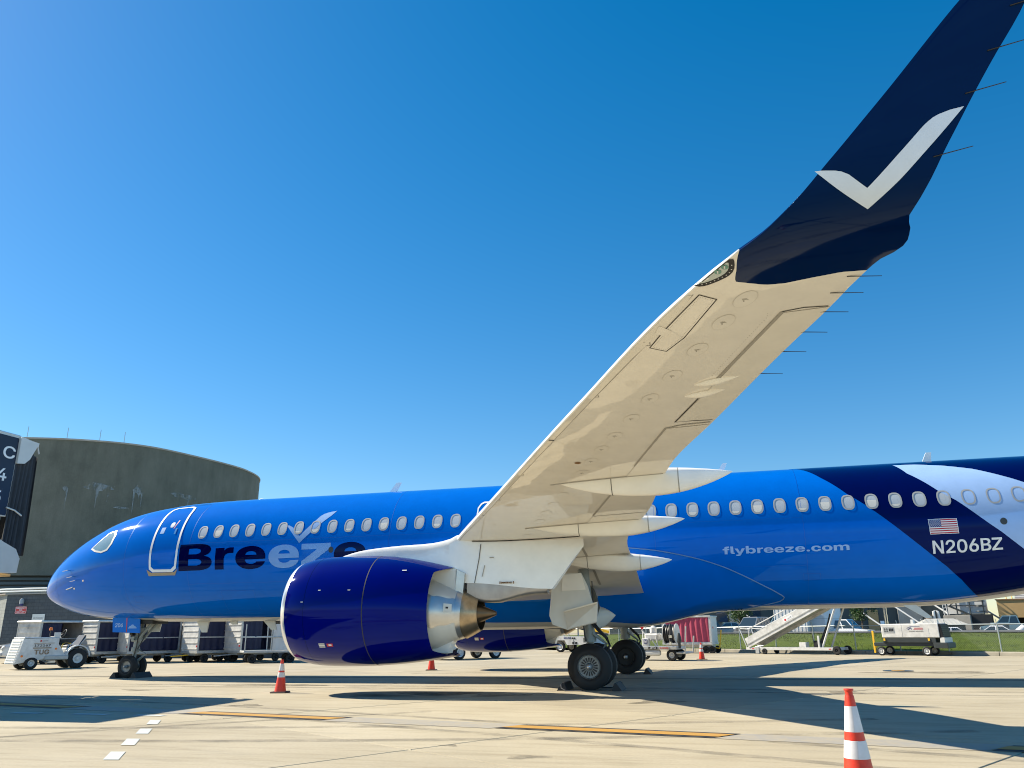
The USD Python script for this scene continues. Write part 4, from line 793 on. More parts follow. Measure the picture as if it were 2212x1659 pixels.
for sg in (-1, 1):
    g = thing('main_gear', parent=air); y = sg*3.365; X = 18.886
    for dy in (-.42, .42): wheel(g, X, y+dy, .50, .37, .265, detail=sg < 0, side=-1)
    part(g, 'strut', cat_([tube([(X, y, .42), (18.83, y, 1.2)], .085, 14), tube([(18.84, y, 1.05), (18.72, y-sg*.05, 2.75)], .135, 16), revolve([(-.30, .12), (.30, .12)], 'y', (X, y, .5), n=16), tube([(18.835, y, 1.02), (18.83, y, 1.12)], .155, 14)]), M['gear'], smooth=40)
    part(g, 'torque_link', cat_([hull([(18.95+a, y+b, z) for a in (-.03, .03) for b, z in ((-.13, 1.10), (.13, 1.10), (-.03, .83), (.03, .83))]), hull([(18.97+a, y+b, z) for a in (-.03, .03) for b, z in ((-.03, .84), (.03, .84), (-.11, .56), (.11, .56))])]) if False else cat_([tube([(18.92, y-.1, 1.22), (19.22, y, .98), (18.95, y-.1, .62)], .035, 8), tube([(18.92, y+.1, 1.22), (19.22, y, .98), (18.95, y+.1, .62)], .035, 8)]), M['gear'])
    part(g, 'side_brace', tube([(18.80, y, 1.35), (18.75, y-sg*1.6, 2.1)], .06, 10), M['gear'])
    part(g, 'brake_hoses', cat_([tube([(18.9+.02*k, y-.1+.06*k, 1.45), (19.05+.03*k, y-.14, 1.28), (19.22+.02*k, y-.1, 1.12), (19.30, y-.08+.05*k, .95), (19.18, y-.05, .72), (18.98, y+.05*k, .60)], .022, 7) for k in range(3)]), M['hose'])
    part(g, 'gear_pipes', cat_([tube([(18.68, y+sg*.13, 2.5), (18.70, y+sg*.155, 1.6), (18.76, y+sg*.15, 1.05)], .018, 6), tube([(18.95, y+sg*.1, 2.4), (18.98, y+sg*.12, 1.5)], .014, 6)]), M['hose'])
    # doors hung on the leg
    o = lambda P: [(a, b) for a, b in P]
    yy = y+sg*.62
    part(g, 'leg_door', prism(Polygon(o([(18.33, 2.54), (18.79, 2.55), (18.93, 2.25), (19.04, 1.84), (19.10, 1.46), (18.44, 1.31), (18.10, 1.43), (18.03, 1.62), (18.10, 2.24)])).buffer(.03).buffer(-.02), min(yy, yy+sg*.05), max(yy, yy+sg*.05)), M['doorgrey'], smooth=False)
    part(g, 'upper_door_plate', prism(o([(18.36, 2.52), (18.80, 2.55), (18.90, 2.18), (18.33, 2.16)]), min(yy+sg*.05, yy+sg*.065), max(yy+sg*.05, yy+sg*.065)), M['wing'], smooth=False)
    a1 = np.array([(18.38, yy+sg*.06, 1.68), (19.2, yy+sg*.30, 1.86), (19.16, yy+sg*.22, 1.47), (18.46, yy+sg*.06, 1.32)]); a2 = a1+np.array([0, sg*.05, .0])
    part(g, 'lower_door', hull(np.vstack([a1, a2])), M['doorgrey'], smooth=False)
    part(g, 'lower_door_lip', hull([p+np.array([0, q, r]) for p in (a1[0], a1[1]) for q in (0, sg*.10) for r in (0, .035)]), M['wing'], smooth=False)
    part(g, 'wheel_bay', prism([(18.45, 2.62), (18.62, 2.58), (18.80, 2.20), (18.90, 1.82), (18.84, 1.55), (18.6, 1.6)], min(sg*2.0, sg*2.3), max(sg*2.0, sg*2.3)), M['baygrey'], smooth=False)
    part(g, 'bay_lip_fairing', loft([[(18.82+.46*t, sg*(1.9+.25*math.sin(a)*(1-t)+.05), 1.58+.06*t+.28*math.cos(a)*(1-t**1.6)) for a in np.linspace(0, 2*np.pi, 16, endpoint=False)] for t in np.linspace(0, .98, 8)]), M['doorgrey'])
ng = thing('nose_gear', parent=air)
for dy in (-.21, .21): wheel(ng, 3.557, dy, .335, .2, .175, detail=False, side=-1)
part(ng, 'strut', cat_([tube([(3.557, 0, .30), (3.60, 0, .9)], .06, 12), tube([(3.60, 0, .75), (3.72, 0, 1.95)], .10, 14), tube([(3.59, 0, .78), (3.605, 0, .9)], .125, 14), revolve([(-.2, .06), (.2, .06)], 'y', (3.557, 0, .335), n=12)]), M['gear'])
part(ng, 'drag_brace', cat_([tube([(3.66, -.1, 1.05), (4.3, -.15, 1.75)], .04, 8), tube([(3.66, .1, 1.05), (4.3, .15, 1.75)], .04, 8)]), M['gear'])
part(ng, 'torque_link', cat_([tube([(3.66, -.06, .86), (4.0, 0, .72), (3.62, -.06, .42)], .028, 6), tube([(3.66, .06, .86), (4.0, 0, .72), (3.62, .06, .42)], .028, 6)]), M['gear'])
part(ng, 'steering_unit', cat_([box(3.48, 3.78, -.15, .15, 1.08, 1.26, .03), revolve([(-.22, .05), (.22, .05)], 'y', (3.70, 0, 1.17), n=10), box(3.40, 3.52, -.12, .0, 1.28, 1.5, .02), box(3.72, 3.9, -.08, .12, 1.36, 1.52, .02)]), M['gear'])
part(ng, 'taxi_lamp', revolve([(-.02, .09), (.05, .075), (.06, 0)], 'x', (3.50, -.12, 1.34), n=16), M['hose'])
part(ng, 'hoses', cat_([tube([(3.62, -.12, 1.7), (3.78, -.16, 1.3), (3.72, -.13, .9), (3.60, -.1, .5)], .016, 6), tube([(3.82, .05, 1.7), (3.9, -.05, 1.2), (3.75, -.1, .85)], .016, 6)]), M['hose'])
nd = part(ng, 'gear_door', prism(Polygon([(2.99, 1.81), (3.99, 1.80), (4.04, 1.35), (3.05, 1.39)]).buffer(.012), -.47, -.44), M['blue'], smooth=False)
part(nd, 'door_number', prism(affinity.skew(fit(glyphs('206', 650), 3.11, 3.40, 1.525, 1.65), 0, 0), -.474, -.46), M['pale'], smooth=False)
part(nd, 'door_stripe', prism([(3.50, 1.81), (3.53, 1.81), (3.575, 1.37), (3.545, 1.37)], -.474, -.46), M['red'], smooth=False)
cl = unary_union([Point(3.76, 1.53).buffer(.07), Point(3.68, 1.515).buffer(.045), Point(3.84, 1.515).buffer(.045), sbox(3.60, 1.485, 3.92, 1.51)]).intersection(sbox(3.5, 1.485, 4.0, 1.7))
part(nd, 'cloud_mark', prism(cl, -.474, -.46), M['pale2'], smooth=False)
part(ng, 'gear_door', prism([(3.52, 1.78), (4.14, 1.77), (4.08, 1.37), (3.55, 1.37)], .42, .45), M['doorgrey'], smooth=False)
part(ng, 'bay', box(3.2, 4.4, -.38, .38, 1.62, 1.74), M['dark'], smooth=False)
# ------------------------------------------------------------------ terminal side (left)
brick = lambda name, c1, c2, mo: usdkit.material(stage, '/World/Looks/'+name, {'g': ('geometry', {}), 'mp': ('mapping', {'rotation': (math.pi/2, 0, 0)}), 'b': ('brick_texture', {'color1': c1, 'color2': c2, 'mortar': mo, 'scale': 1.0, 'mortar_size': .008, 'brick_width': .40, 'row_height': .20, 'bias': 0.0}), 't': ('noise_texture', {'scale': 3.0, 'detail': 7.0}), 'r': ('rgb_ramp', {'ramp': [(.3, (.8, .8, .8)), (.7, (1.1, 1.1, 1.1))]}), 'm': ('mix_color', {'blend_type': 'multiply', 'fac': 1.0}), 'bu': ('bump', {'strength': .5, 'distance': .008}), 'p': ('principled_bsdf', {'roughness': .85})},
    [('g.position', 'mp.vector'), ('mp.vector', 'b.vector'), ('g.position', 't.vector'), ('t.fac', 'r.fac'), ('b.color', 'm.a'), ('r.color', 'm.b'), ('m.result', 'p.base_color'), ('b.fac', 'bu.height'), ('bu.normal', 'p.normal')], surface='p.BSDF')
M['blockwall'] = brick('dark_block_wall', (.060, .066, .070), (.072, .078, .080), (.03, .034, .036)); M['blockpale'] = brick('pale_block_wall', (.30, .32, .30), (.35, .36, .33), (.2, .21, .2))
tw = thing('terminal_rotunda', 'tall curved windowless concrete terminal wall behind the nose', 'terminal', (0, 0, 0))
plan = [(-40, 21.8), (-33, 21.6), (-29, 21.85), (-26.6, 22.4), (-24.7, 23.2), (-22.6, 24.5), (-20.7, 26.3), (-19.7, 28.0), (-18.8, 31.5), (-18.3, 34.4), (-18.1, 36.8), (-18.4, 39.2), (-19.2, 41.6), (-21.5, 44.5), (-26, 46.5), (-40, 47)]
pl = np.array(plan); q = np.r_[0, np.cumsum(np.hypot(*np.diff(pl, axis=0).T))]; tt = np.linspace(0, q[-1], 110); pls = np.stack([PI(q, pl[:, 0])(tt), PI(q, pl[:, 1])(tt)], 1)
part(tw, 'curved_wall', prism(Polygon(pls), 5.3, 15.0, 'xy'), M['tower'], smooth=30)
part(tw, 'parapet', prism(Polygon(pls).buffer(.05).difference(Polygon(pls).buffer(-.3)), 15.0, 15.12, 'xy'), M['concwall'], smooth=30)
for k in range(7): part(tw, 'louvre_band', prism(Polygon(pls).buffer(-.35-.0*k), 3.2+.3*k, 3.2+.3*k+.2, 'xy').copy() if k == 0 else prism(Polygon(pls).buffer(-.32), 3.2+.3*k, 3.2+.3*k+.17, 'xy'), M['louvre'], smooth=30)
part(tw, 'wall_below', prism(Polygon(pls).buffer(-.55), 0, 5.3, 'xy'), M['block'], smooth=30)
def wall_point(f):
    i = int(f*(len(pls)-1)); return pls[i], np.array([pls[i+1][1]-pls[i][1], -(pls[i+1][0]-pls[i][0])])/np.hypot(*(pls[i+1]-pls[i]))
from scipy.optimize import minimize_scalar
def px(P):
    q = np.asarray(P, float)-CAM; return 1106+FPX*(q@r3)/(q@d_), 829.5-FPX*(q@u3)/(q@d_)
for x in (205, 523, 775, 960):      # lightning rods on the parapet
    tx = x*.4973/1.7717; i = int(np.argmin([abs(px((*p, 15))[0]-tx) for p in pls[:75]])); p = pls[i]
    part(tw, 'lightning_rod', tube([(p[0]*.998, p[1]+.12, 15.1), (p[0]*.998, p[1]+.12, 15.95)], .022, 5), M['post'])
# pale repair patches with runs below them, standing just proud of the wall
def wall_decal(tx, ty, w, h, m, seed, runs=0):
    r = np.random.default_rng(seed); Z = 15-(ty-950)/29.5
    for _ in range(3):
        i = int(np.argmin([abs(px((*p, Z))[0]-tx) for p in pls[:75]])); Z += (px((*pls[i], Z))[1]-ty)/28.0
    a = pls[max(i-1, 0)]; b = pls[i+1]; t = (b-a)/np.hypot(*(b-a)); n = np.array([t[1], -t[0]]); o = np.array([*(pls[i]+n*.012), Z])
    g = [Polygon([(w*.55*math.cos(a)*r.uniform(.75, 1.1), h*.55*math.sin(a)*r.uniform(.5, 1.2)) for a in np.linspace(0, 2*np.pi, 22, endpoint=False)]).buffer(0)]
    for k in range(runs): cx = r.uniform(-w/2.2, w/2.2); ll = r.uniform(.5, 1.9); g.append(Polygon([(cx-.07, 0), (cx+.07, 0), (cx+.035, -ll*.5), (cx+.012, -ll), (cx-.02, -ll*.6)]))
    gg = unary_union(g).buffer(.01)
    part(tw, 'repair_patch', on_wall(gg, o, (t[0], t[1], 0), (0, 0, 1), .006), M['patch'], smooth=False)
wall_decal(213, 1052, 1.9, .55, None, 3, 4); wall_decal(307, 1060, .8, .7, None, 5, 3); wall_decal(395, 1072, 2.2, .45, None, 8, 2); wall_decal(269, 1097, .9, .15, None, 9, 0); wall_decal(134, 1055, .3, .3, None, 11, 1)
bw = thing('block_building', 'low dark blockwork service building with red sign', 'building', (0, 0, 0))
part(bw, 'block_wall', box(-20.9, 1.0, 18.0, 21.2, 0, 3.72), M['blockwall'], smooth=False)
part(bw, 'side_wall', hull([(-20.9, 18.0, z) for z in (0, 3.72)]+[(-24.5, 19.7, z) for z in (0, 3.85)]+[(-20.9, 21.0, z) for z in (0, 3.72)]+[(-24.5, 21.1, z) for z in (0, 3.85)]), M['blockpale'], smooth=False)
part(bw, 'roof_slab', hull([(x, y, z) for x, y in ((-21.0, 17.93), (1.0, 17.93), (1.0, 21.3), (-24.6, 21.3), (-24.7, 19.6)) for z in (3.722, 3.80)]), M['concwall'], smooth=False)
for z, y in ((3.90, 17.95), (4.05, 18.0)): part(bw, 'roof_pipe', cat_([tube([(-24.8, y+1.75, z+.05), (-21.0, y, z), (-17.2, y, z)], .055, 8), tube([(-17.2, y, z), (-17.2, y, z-.2)], .05, 8)]), M['pipe'])
part(bw, 'roof_unit', box(-16.9, -15.2, 18.2, 19.4, 3.8, 4.2, .03), M['dark'])
part(bw, 'window_frame', cat_([box(-22.6, -21.5, 18.30, 18.42, .9, 2.5)]).apply_transform(trimesh.transformations.rotation_matrix(0, (0, 0, 1))), M['jbframe'], smooth=False)
y0 = 17.99
sg_ = part(bw, 'red_sign', on_wall(rrect(0, .85, 0, .42, .06), (-20.1, y0, 2.58), (1, 0, 0), (0, 0, 1), .012), M['red'], smooth=False)
part(sg_, 'sign_border', on_wall(rrect(.015, .835, .015, .405, .05).difference(rrect(.03, .82, .03, .39, .045)), (-20.1, y0-.013, 2.58), (1, 0, 0), (0, 0, 1), .004), M['flagwhite'], smooth=False)
for i, t in enumerate(('EMERGENCY', 'FUEL', 'SHUT-OFF')): w_ = (.70, .26, .60)[i]; part(sg_, 'lettering', on_wall(fit(glyphs(t, 700), .425-w_/2, .425+w_/2, .295-.115*i, .365-.115*i), (-20.1, y0-.013, 2.58), (1, 0, 0), (0, 0, 1), .004), M['flagwhite'], smooth=False)
s2 = part(bw, 'white_sign', on_wall(zb(0, .92, 0, .42), (-18.75, y0, 2.12), (1, 0, 0), (0, 0, 1), .012), M['doorgrey'], smooth=False); part(s2, 'lettering', on_wall(fit(glyphs('NO PARKING', 700), .1, .82, .14, .24), (-18.75, y0-.013, 2.12), (1, 0, 0), (0, 0, 1), .004), M['frame'], smooth=False)
cm = part(bw, 'camera_dome', revolve([(0, 0), (.0, .13), (.22, .12), (.30, .06), (.31, 0)], 'z', (-19.55, 17.82, 3.16), n=16), M['frame']); part(cm, 'dome_glass', revolve([(-.13, 0), (-.11, .07), (-.04, .105), (0, .11)], 'z', (-19.55, 17.82, 3.16), n=16), M['flagblue'])
# boarding bridge
jb = thing('boarding_bridge', 'raised boarding bridge end with C 45 sign and folded black canopy', 'boarding bridge', (0, 0, 0))
part(jb, 'cab', box(2.3, 5.15, -10.9, -7.16, 2.80, 6.02, .04), M['jbframe']); part(jb, 'cab_roof', box(2.2, 5.24, -11.0, -7.08, 6.022, 6.10, .03), M['jbgrey'])
part(jb, 'tunnel', hull([(x, y, z) for (x, y) in ((2.6, -10.6), (3.3, -12.2), (-14, -19.5), (-14.8, -17.8)) for z in (3.2, 5.9)]), M['jbgrey']); part(jb, 'support_column', cat_([box(-6.2, -5.4, -15.2, -14.4, 0, 3.4), box(-7.0, -4.6, -16.5, -13.1, .5, .9)]), M['jbframe'])
part(jb, 'floor_edge', box(2.3, 5.15, -7.2, -6.62, 2.68, 2.74, .01), M['jbfloor'])
sp = part(jb, 'gate_sign', box(5.17, 5.24, -7.80, -7.13, 4.06, 6.04, .012), M['jbgrey']); part(sp, 'sign_face', box(5.235, 5.248, -7.77, -7.155, 4.09, 6.01), M['signnavy'], smooth=False)
for t, z0, y0_, y1_ in (('C', 5.46, -7.545, -7.20), ('4', 4.90, -7.62, -7.335), ('5', 4.36, -7.63, -7.39)): part(sp, 'sign_character', on_wall(fit(glyphs(t, 560), y0_, y1_, z0, z0+.30), (5.248, 0, 0), (0, 1, 0), (0, 0, 1), .006), M['flagwhite'], smooth=False)
hood = Polygon([(-7.13, 6.04), (-7.02, 6.02), (-6.60, 5.99), (-6.71, 5.76), (-6.80, 5.55), (-6.93, 5.42), (-7.13, 5.39)]).buffer(.012)
part(jb, 'hood_panel', prism(hood, 5.20, 5.30, 'yz'), M['jbgrey'], smooth=False); part(jb, 'hood_panel', prism(Polygon([(-7.6, 3.66), (-7.15, 3.46), (-6.76, 3.32), (-6.61, 3.10), (-6.63, 2.76), (-6.99, 2.74), (-7.6, 2.74)]), 5.20, 5.32, 'yz'), M['jbgrey'], smooth=False)
def pleats(P0, P1, zt, zb, n, amp, nrm, nz=10, sway=.03):
    """hanging cloth between two ground points"""
    P0, P1 = np.array(P0, float), np.array(P1, float); V = []; m = n*6+1
    for j, t in enumerate(np.linspace(0, 1, nz)):
        for i in range(m):
            u = i/(m-1); a = amp*(.5+.5*t)*math.sin(u*n*2*math.pi+.9*math.sin(3*u+t)); q = P0+(P1-P0)*u+np.array(nrm)*(a+sway*math.sin(5*u+2*t))
            V.append((q[0], q[1], zt(u)+(zb(u)-zt(u))*t))
    F = []
    for j in range(nz-1):
        for i in range(m-1): a = j*m+i; F += [(a, a+1, a+m), (a+1, a+m+1, a+m)]
    F += [(c, b, a) for a, b, c in F]
    V2 = np.array(V)-np.array([*(np.array(nrm)*.006), 0]); n0 = len(V)
    return T(np.vstack([V, V2]), F[:len(F)//2]+[(a+n0, b+n0, c+n0) for a, b, c in F[len(F)//2:]])
part(jb, 'canopy', pleats((5.18, -7.14), (5.16, -6.44), lambda u: 5.88-.18*u, lambda u: 3.45-.26*u, 5, .06, (1, 0), sway=.05), M['canopy'], smooth=True)
part(jb, 'canopy', pleats((5.16, -6.44), (2.35, -6.44), lambda u: 5.68, lambda u: 3.2-.2*u, 9, .06, (0, 1)), M['canopy'], smooth=True)
part(jb, 'canopy_frame', tube([(5.22, -7.1, 6.06), (5.22, -6.58, 6.0), (5.20, -6.46, 5.76)], .02, 6), M['jbgrey']); part(jb, 'canopy_strap', tube([(5.27, -7.2, 4.28), (5.27, -6.95, 4.24), (5.26, -6.72, 4.14)], .020, 6), M['jbgrey']); part(jb, 'canopy_lamp', box(5.1, 5.24, -6.66, -6.54, 5.93, 6.02), M['flagwhite'])
part(jb, 'handrail', cat_([tube([(5.4, -11.2, z), (1.4, -11.2, z)], .02, 6) for z in (3.0, 3.3, 3.6, 3.9)]+[tube([(x, -11.2, 2.7), (x, -11.2, 3.9)], .02, 6) for x in (1.4, 2.7, 4.0, 5.4)]+[tube([(5.4, -11.2, z), (7.0, -11.5, z-1.5)], .02, 6) for z in (3.0, 3.45, 3.9)]), M['jbframe'])
part(jb, 'service_stair', cat_([box(1.4, 5.4, -11.6, -11.0, 2.65, 2.72)]+[hull([(5.4+.28*k+a, y, 2.6-.22*k+b) for a in (0, .26) for b in (0, .03) for y in (-11.6, -11.05)]) for k in range(5)]), M['jbframe'])

# ------------------------------------------------------------------ traffic cones
def cone(loc, label, h=.71, bands=((.12, .33), (.38, .53)), rz=12, collar=False):
    t = thing('traffic_cone', label, 'traffic cone', loc, rz)
    r = lambda f: .028+(.125-.028)*f**1.0 if True else 0
    R = lambda f: .030+.105*f
    pr = [(h, .018), (h, .030)] if not collar else [(h, .020), (h, .041), (h-.012, .043), (h-.020, .034), (h-.05, .033)]
    ys = np.linspace(.0 if not collar else .075, .955, 24)
    body = revolve([(h-.01, .018)]+pr+[(h*(1-f), R(f)) for f in ys], 'z', n=28); part(t, 'body', fixn(body), M['orange'], smooth=40)
    part(t, 'base', box(-.18, .18, -.18, .18, 0, .032, .01), M['conebase']) if not collar else part(t, 'base', box(-.18, .18, -.18, .18, 0, .035, .01), M['conebase'])
    for a, b in bands: part(t, 'reflective_band', revolve([(h*(1-f), R(f)+e) for f, e in ((a, .0002), (a+.004, .0022), ((a+b)/2, .0022), (b-.004, .0022), (b, .0002))], 'z', n=28), M['reflect'], smooth=True)
    return t
cone((23.03, -14.40, .0), 'large near orange cone with two broad white bands', h=.762, bands=((.19, .468), (.56, .752)), rz=20, collar=True)
cone((12.02, -5.40, 0), 'orange cone standing just before the near engine inlet')
cone((11.80, 4.99, 0), 'orange cone half hidden under the near engine')
cone((20.71, 14.93, 0), 'orange cone near the red curtain cart', rz=30)

# ------------------------------------------------------------------ wheel chocks
def chock(loc, rz, label, L=.30, rope=True):
    t = thing('wheel_chock', label, 'wheel chock', loc, rz); part(t, 'block', prism([(0, 0), (.24, 0), (.17, .16), (.13, .17), (.03, .05)], -L/2, L/2), M['dark'], smooth=False)
    if rope: part(t, 'rope', tube([(.1, -L/2, .14), (.12, -L/2-.08, .06), (.22, -L/2-.14, .015), (.42, -L/2-.12, .015), (.55, -L/2-.16, .015), (.62, -L/2-.16, .016)], .013, 6), M['canopy'])
chock((18.16, -3.66, 0), 0, 'black chock with rope ahead of the near main wheels', .8); chock((19.62, -3.66, 0), 180, 'black chock with rope behind the near main wheels', .8)
chock((19.62, 3.2, 0), 180, 'black chock behind the far main wheels', .7, False); chock((3.06, 0, 0), 0, 'long black chock ahead of the nose wheels', .75, False); chock((4.06, 0, 0), 180, 'long black chock behind the nose wheels', .75, False)

# ------------------------------------------------------------------ ground equipment
def small_wheel(parent, x, y, r, w, rimmat, name='wheel', side=-1, rr=.52):
    t = part(parent, name, revolve([(-w/2, rr*r), (-w/2, r*.85), (-w/2+.03, r), (w/2-.03, r), (w/2, r*.85), (w/2, rr*r), (-w/2, rr*r)], 'y', (x, y, r), n=28), M['rubber'], smooth=40)
    part(t, 'rim', fixn(revolve([(side*(w/2-.005), rr*r*1.02), (side*(w/2-.02), rr*r*.85), (side*(w/2-.06), rr*r*.5), (side*(w/2), rr*r*.3), (side*(w/2), 0)], 'y', (x, y, r), n=24)), rimmat)
    return t
def cart(loc, rz, label, open_side=False, lastpanel=None, num=None, flap=None, W=1.6, L=2.45, H=1.98, curt='curtain'):
    t = thing('baggage_cart', label, 'baggage cart', loc, rz, 'baggage carts behind the nose')
    y0, y1 = 0., W
    part(t, 'deck', cat_([box(0, L, y0, y1, .42, .52), box(.1, L-.1, .4, 1.2, .32, .42)]), M['cartgrey'], smooth=False)
    for x0, x1, nm in ((0, .05, 'end_panel'), (L-.05, L, 'end_panel')):
        p = part(t, nm, box(x0, x1, y0+.05, y1-.05, .52, H-.1), M['cartwhite'], smooth=False)
        for k in range(5): part(p, 'rib', box(x0-.028 if x0 == 0 else x1, x0 if x0 == 0 else x1+.028, y0+.06, y1-.06, .60+.27*k, .64+.27*k), M['cartwhite'], smooth=False)
    for x in (0, L-.06):
        for y in (y0, y1-.05): part(t, 'post', box(x-.01, x+.07, y-.005, y+.055, .52, H-.1), M['cartgrey'], smooth=False)
    part(t, 'roof', box(-.06, L+.06, y0-.06, y1+.06, H-.1, H, .03), M['cartwhite'])
    part(t, 'back_panel', box(.06, L-.06, y1-.04, y1-.01, .52, H-.1), M[curt], smooth=False)
    part(t, 'side_rail', cat_([box(.06, L-.06, y0-.01, y0+.02, 1.12, 1.17), box(0, L, y0-.02, y0+.01, .42, .54)]), M['cartgrey'], smooth=False)
    if not open_side: part(t, 'curtain', pleats((.08, .04), (L-.08, .04), lambda u: H-.12, lambda u: .56, 7, .025, (0, 1)), M[curt], smooth=True)
    else: part(t, 'curtain', pleats((.08, .04), (L*.45, .04), lambda u: H-.12, lambda u: .56, 4, .03, (0, 1)), M[curt], smooth=True)
    for x in (.45, L-.45):
        for y in (.12, W-.12): small_wheel(t, x, y, .2, .12, M['dark'])
    part(t, 'tow_bar', cat_([tube([(-.02, W/2, .34), (-.75, W/2, .3)], .03, 6), revolve([(-.02, .06), (.02, .06)], 'z', (-.8, W/2, .3), n=10)]), M['yellow' if flap == 'y' else 'cartgrey'])
    part(t, 'reflector', box(-.035, -.012, .02, .08, .70, .78), M['red'], smooth=False)
    if num: part(t, 'number', on_wall(fit(glyphs(num, 700), -.05, .05, 0, .2), (-.032, .85, 1.6), (0, -1, 0), (0, 0, 1), .004), M['frame'], smooth=False); part(t, 'red_label', box(-.034, -.028, .62, .85, 1.12, 1.2), M['red'], smooth=False)
    return t
cart((-9.47, 9.38, 0), 82, 'open white baggage cart with number 2 behind the tractor', True, num='2')
cart((-7.18, 10.42, 0), 66, 'white baggage cart with navy curtain just left of nose gear')
cart((-5.59, 10.68, 0), 59, 'white baggage cart directly behind the nose gear leg')
cart((-3.55, 12.59, 0), 60, 'white baggage cart farthest back, seen just right of nose gear')
cart((-2.36, 11.47, 0), 63, 'white baggage cart with yellow tow bar between nose gear and engine', flap='y')
cart((-.41, 11.99, 0), 63, 'white baggage cart with loose navy curtain nearest the engine inlet', True)
# open flat trolley with clear sheet, half behind the inlet
ft = thing('flat_trolley', 'flat trolley with rails and cloudy clear sheet beside engine inlet', 'trolley', (1.0, 11.6, 0), 40)
part(ft, 'deck', box(-.9, 1.6, -.7, .7, .44, .54, .02), M['cartgrey']); part(ft, 'rails', cat_([tube([(x, y, .54), (x, y, 1.7)], .025, 6) for x in (-.85, 0.3, 1.5) for y in (-.65, .65)]+[tube([(-.85, y, 1.12), (1.5, y, 1.12)], .025, 6) for y in (-.65, .65)]), M['cartgrey']); part(ft, 'sheet', pleats((.35, -.66), (1.5, -.66), lambda u: 1.7, lambda u: .56, 4, .02, (0, 1)), M['jbgrey'], smooth=True)
for x in (-.5, 1.2):
    for y in (-.6, .6): small_wheel(ft, x, y, .2, .12, M['dark'])
# baggage tractor
tg = thing('baggage_tractor', 'white baggage tractor numbered 172167 beside the nose gear', 'baggage tractor', (-5.02, 4.66, 0), 63-0)
# local x runs from the front axle to the rear, local y = 0 is the side that faces the viewer
part(tg, 'chassis', cat_([box(-.42, 2.05, .08, 1.28, .34, .50, .02), box(.45, 1.35, -.02, 1.38, .36, .52, .02)]), M['cartgrey'])
part(tg, 'hood', hull([(-.50, .02, .50), (-.50, 1.34, .50), (-.58, .10, .22), (-.58, 1.26, .22), (-.40, .02, 1.17), (-.40, 1.34, 1.17), (.92, .02, 1.20), (.92, 1.34, 1.20), (.92, .02, .48), (.92, 1.34, .48), (-.30, .02, .46), (-.3, 1.34, .46)]), M['tugwhite'], smooth=25)
for k in range(9): part(tg, 'grille_slat', hull([(-.605+.0195*k+a, y, .27+.10*k+b) for a in (0, .05) for b in (0, .05) for y in (.14, 1.22)]), M['flagwhite'], smooth=False)
part(tg, 'hood_top', box(-.38, .94, .05, 1.31, 1.185, 1.23, .02), M['tugwhite'])
part(tg, 'hood_lettering', prism(fit(glyphs('TUG', 800), .05, .60, .57, .76), .012, .022), M['brown'], smooth=False); part(tg, 'lettering_bar', prism([(-.02, .80), (.66, .80), (.66, .84), (-.02, .84)], .012, .022), M['brown'], smooth=False)
part(tg, 'fleet_number', prism(fit(glyphs('172167', 700), .02, .62, .87, .96), .012, .022), M['black'], smooth=False)
part(tg, 'hood_stripe', prism([(.0, .995), (.76, .995), (.76, 1.01), (.0, 1.01)], .012, .022), M['rust'], smooth=False); part(tg, 'logo', prism(Point(.24, 1.09).buffer(.035), .010, .020), M['red'], smooth=False); part(tg, 'logo_word', prism(fit(glyphs('unifi', 600), .31, .50, 1.07, 1.12), .010, .020), M['frame'], smooth=False)
for x, z in ((.84, .78), (-.38, .52)): part(tg, 'side_lamp', revolve([(.0, .045), (-.02, .04), (-.025, 0)], 'y', (x, .02, z), n=12), M['amber'])
part(tg, 'footwell', cat_([box(.92, 1.35, .04, 1.32, .50, .58), hull([(.92, .05, .52), (.92, .12, .52), (1.2, .05, .58), (1.2, .12, .58), (.92, .05, .98), (.92, .12, .98), (1.02, .05, .8), (1.02, .12, .8)])]), M['tugwhite'])
part(tg, 'dashboard', cat_([box(.90, 1.05, .3, 1.1, .98, 1.26, .02)]), M['black']); part(tg, 'dash_bracket', box(.72, .96, .06, .10, 1.2, 1.42), M['tugwhite'], smooth=False)
part(tg, 'steering_wheel', cat_([tube([(1.28+.18*math.cos(a)*.4, .66+.18*math.sin(a), 1.36+.18*math.cos(a)*.9) for a in np.linspace(0, 2*math.pi, 20)], .018, 6), tube([(1.0, .66, 1.15), (1.27, .66, 1.35)], .025, 6)]), M['black'])
part(tg, 'beacon', revolve([(0, 0), (0, .07), (.07, .065), (.12, .04), (.13, 0)], 'z', (.62, .25, 1.50), n=14), M['amber']); part(tg, 'beacon_post', tube([(.62, .25, 1.2), (.62, .25, 1.5)], .022, 6), M['black'])
part(tg, 'seat', cat_([box(1.36, 1.85, .3, 1.05, .78, .90, .03), hull([(1.80, y, .9) for y in (.32, 1.03)]+[(1.90, y, .9) for y in (.32, 1.03)]+[(2.02, y, 1.30) for y in (.34, 1.01)]+[(2.08, y, 1.28) for y in (.34, 1.01)])]), M['seat']); part(tg, 'seat_frame', cat_([tube([(1.45, .28, .88), (1.70, .26, 1.16)], .016, 5), tube([(1.80, .28, .85), (2.05, .28, 1.22)], .016, 5), tube([(1.30, .12, .52), (1.36, .2, .9), (1.55, .22, .98)], .018, 5)]), M['bare']); part(tg, 'grab_rail', tube([(1.05, .10, .70), (1.10, .10, .96), (1.22, .10, 1.02), (1.42, .10, .96)], .022, 6), M['yellow'])
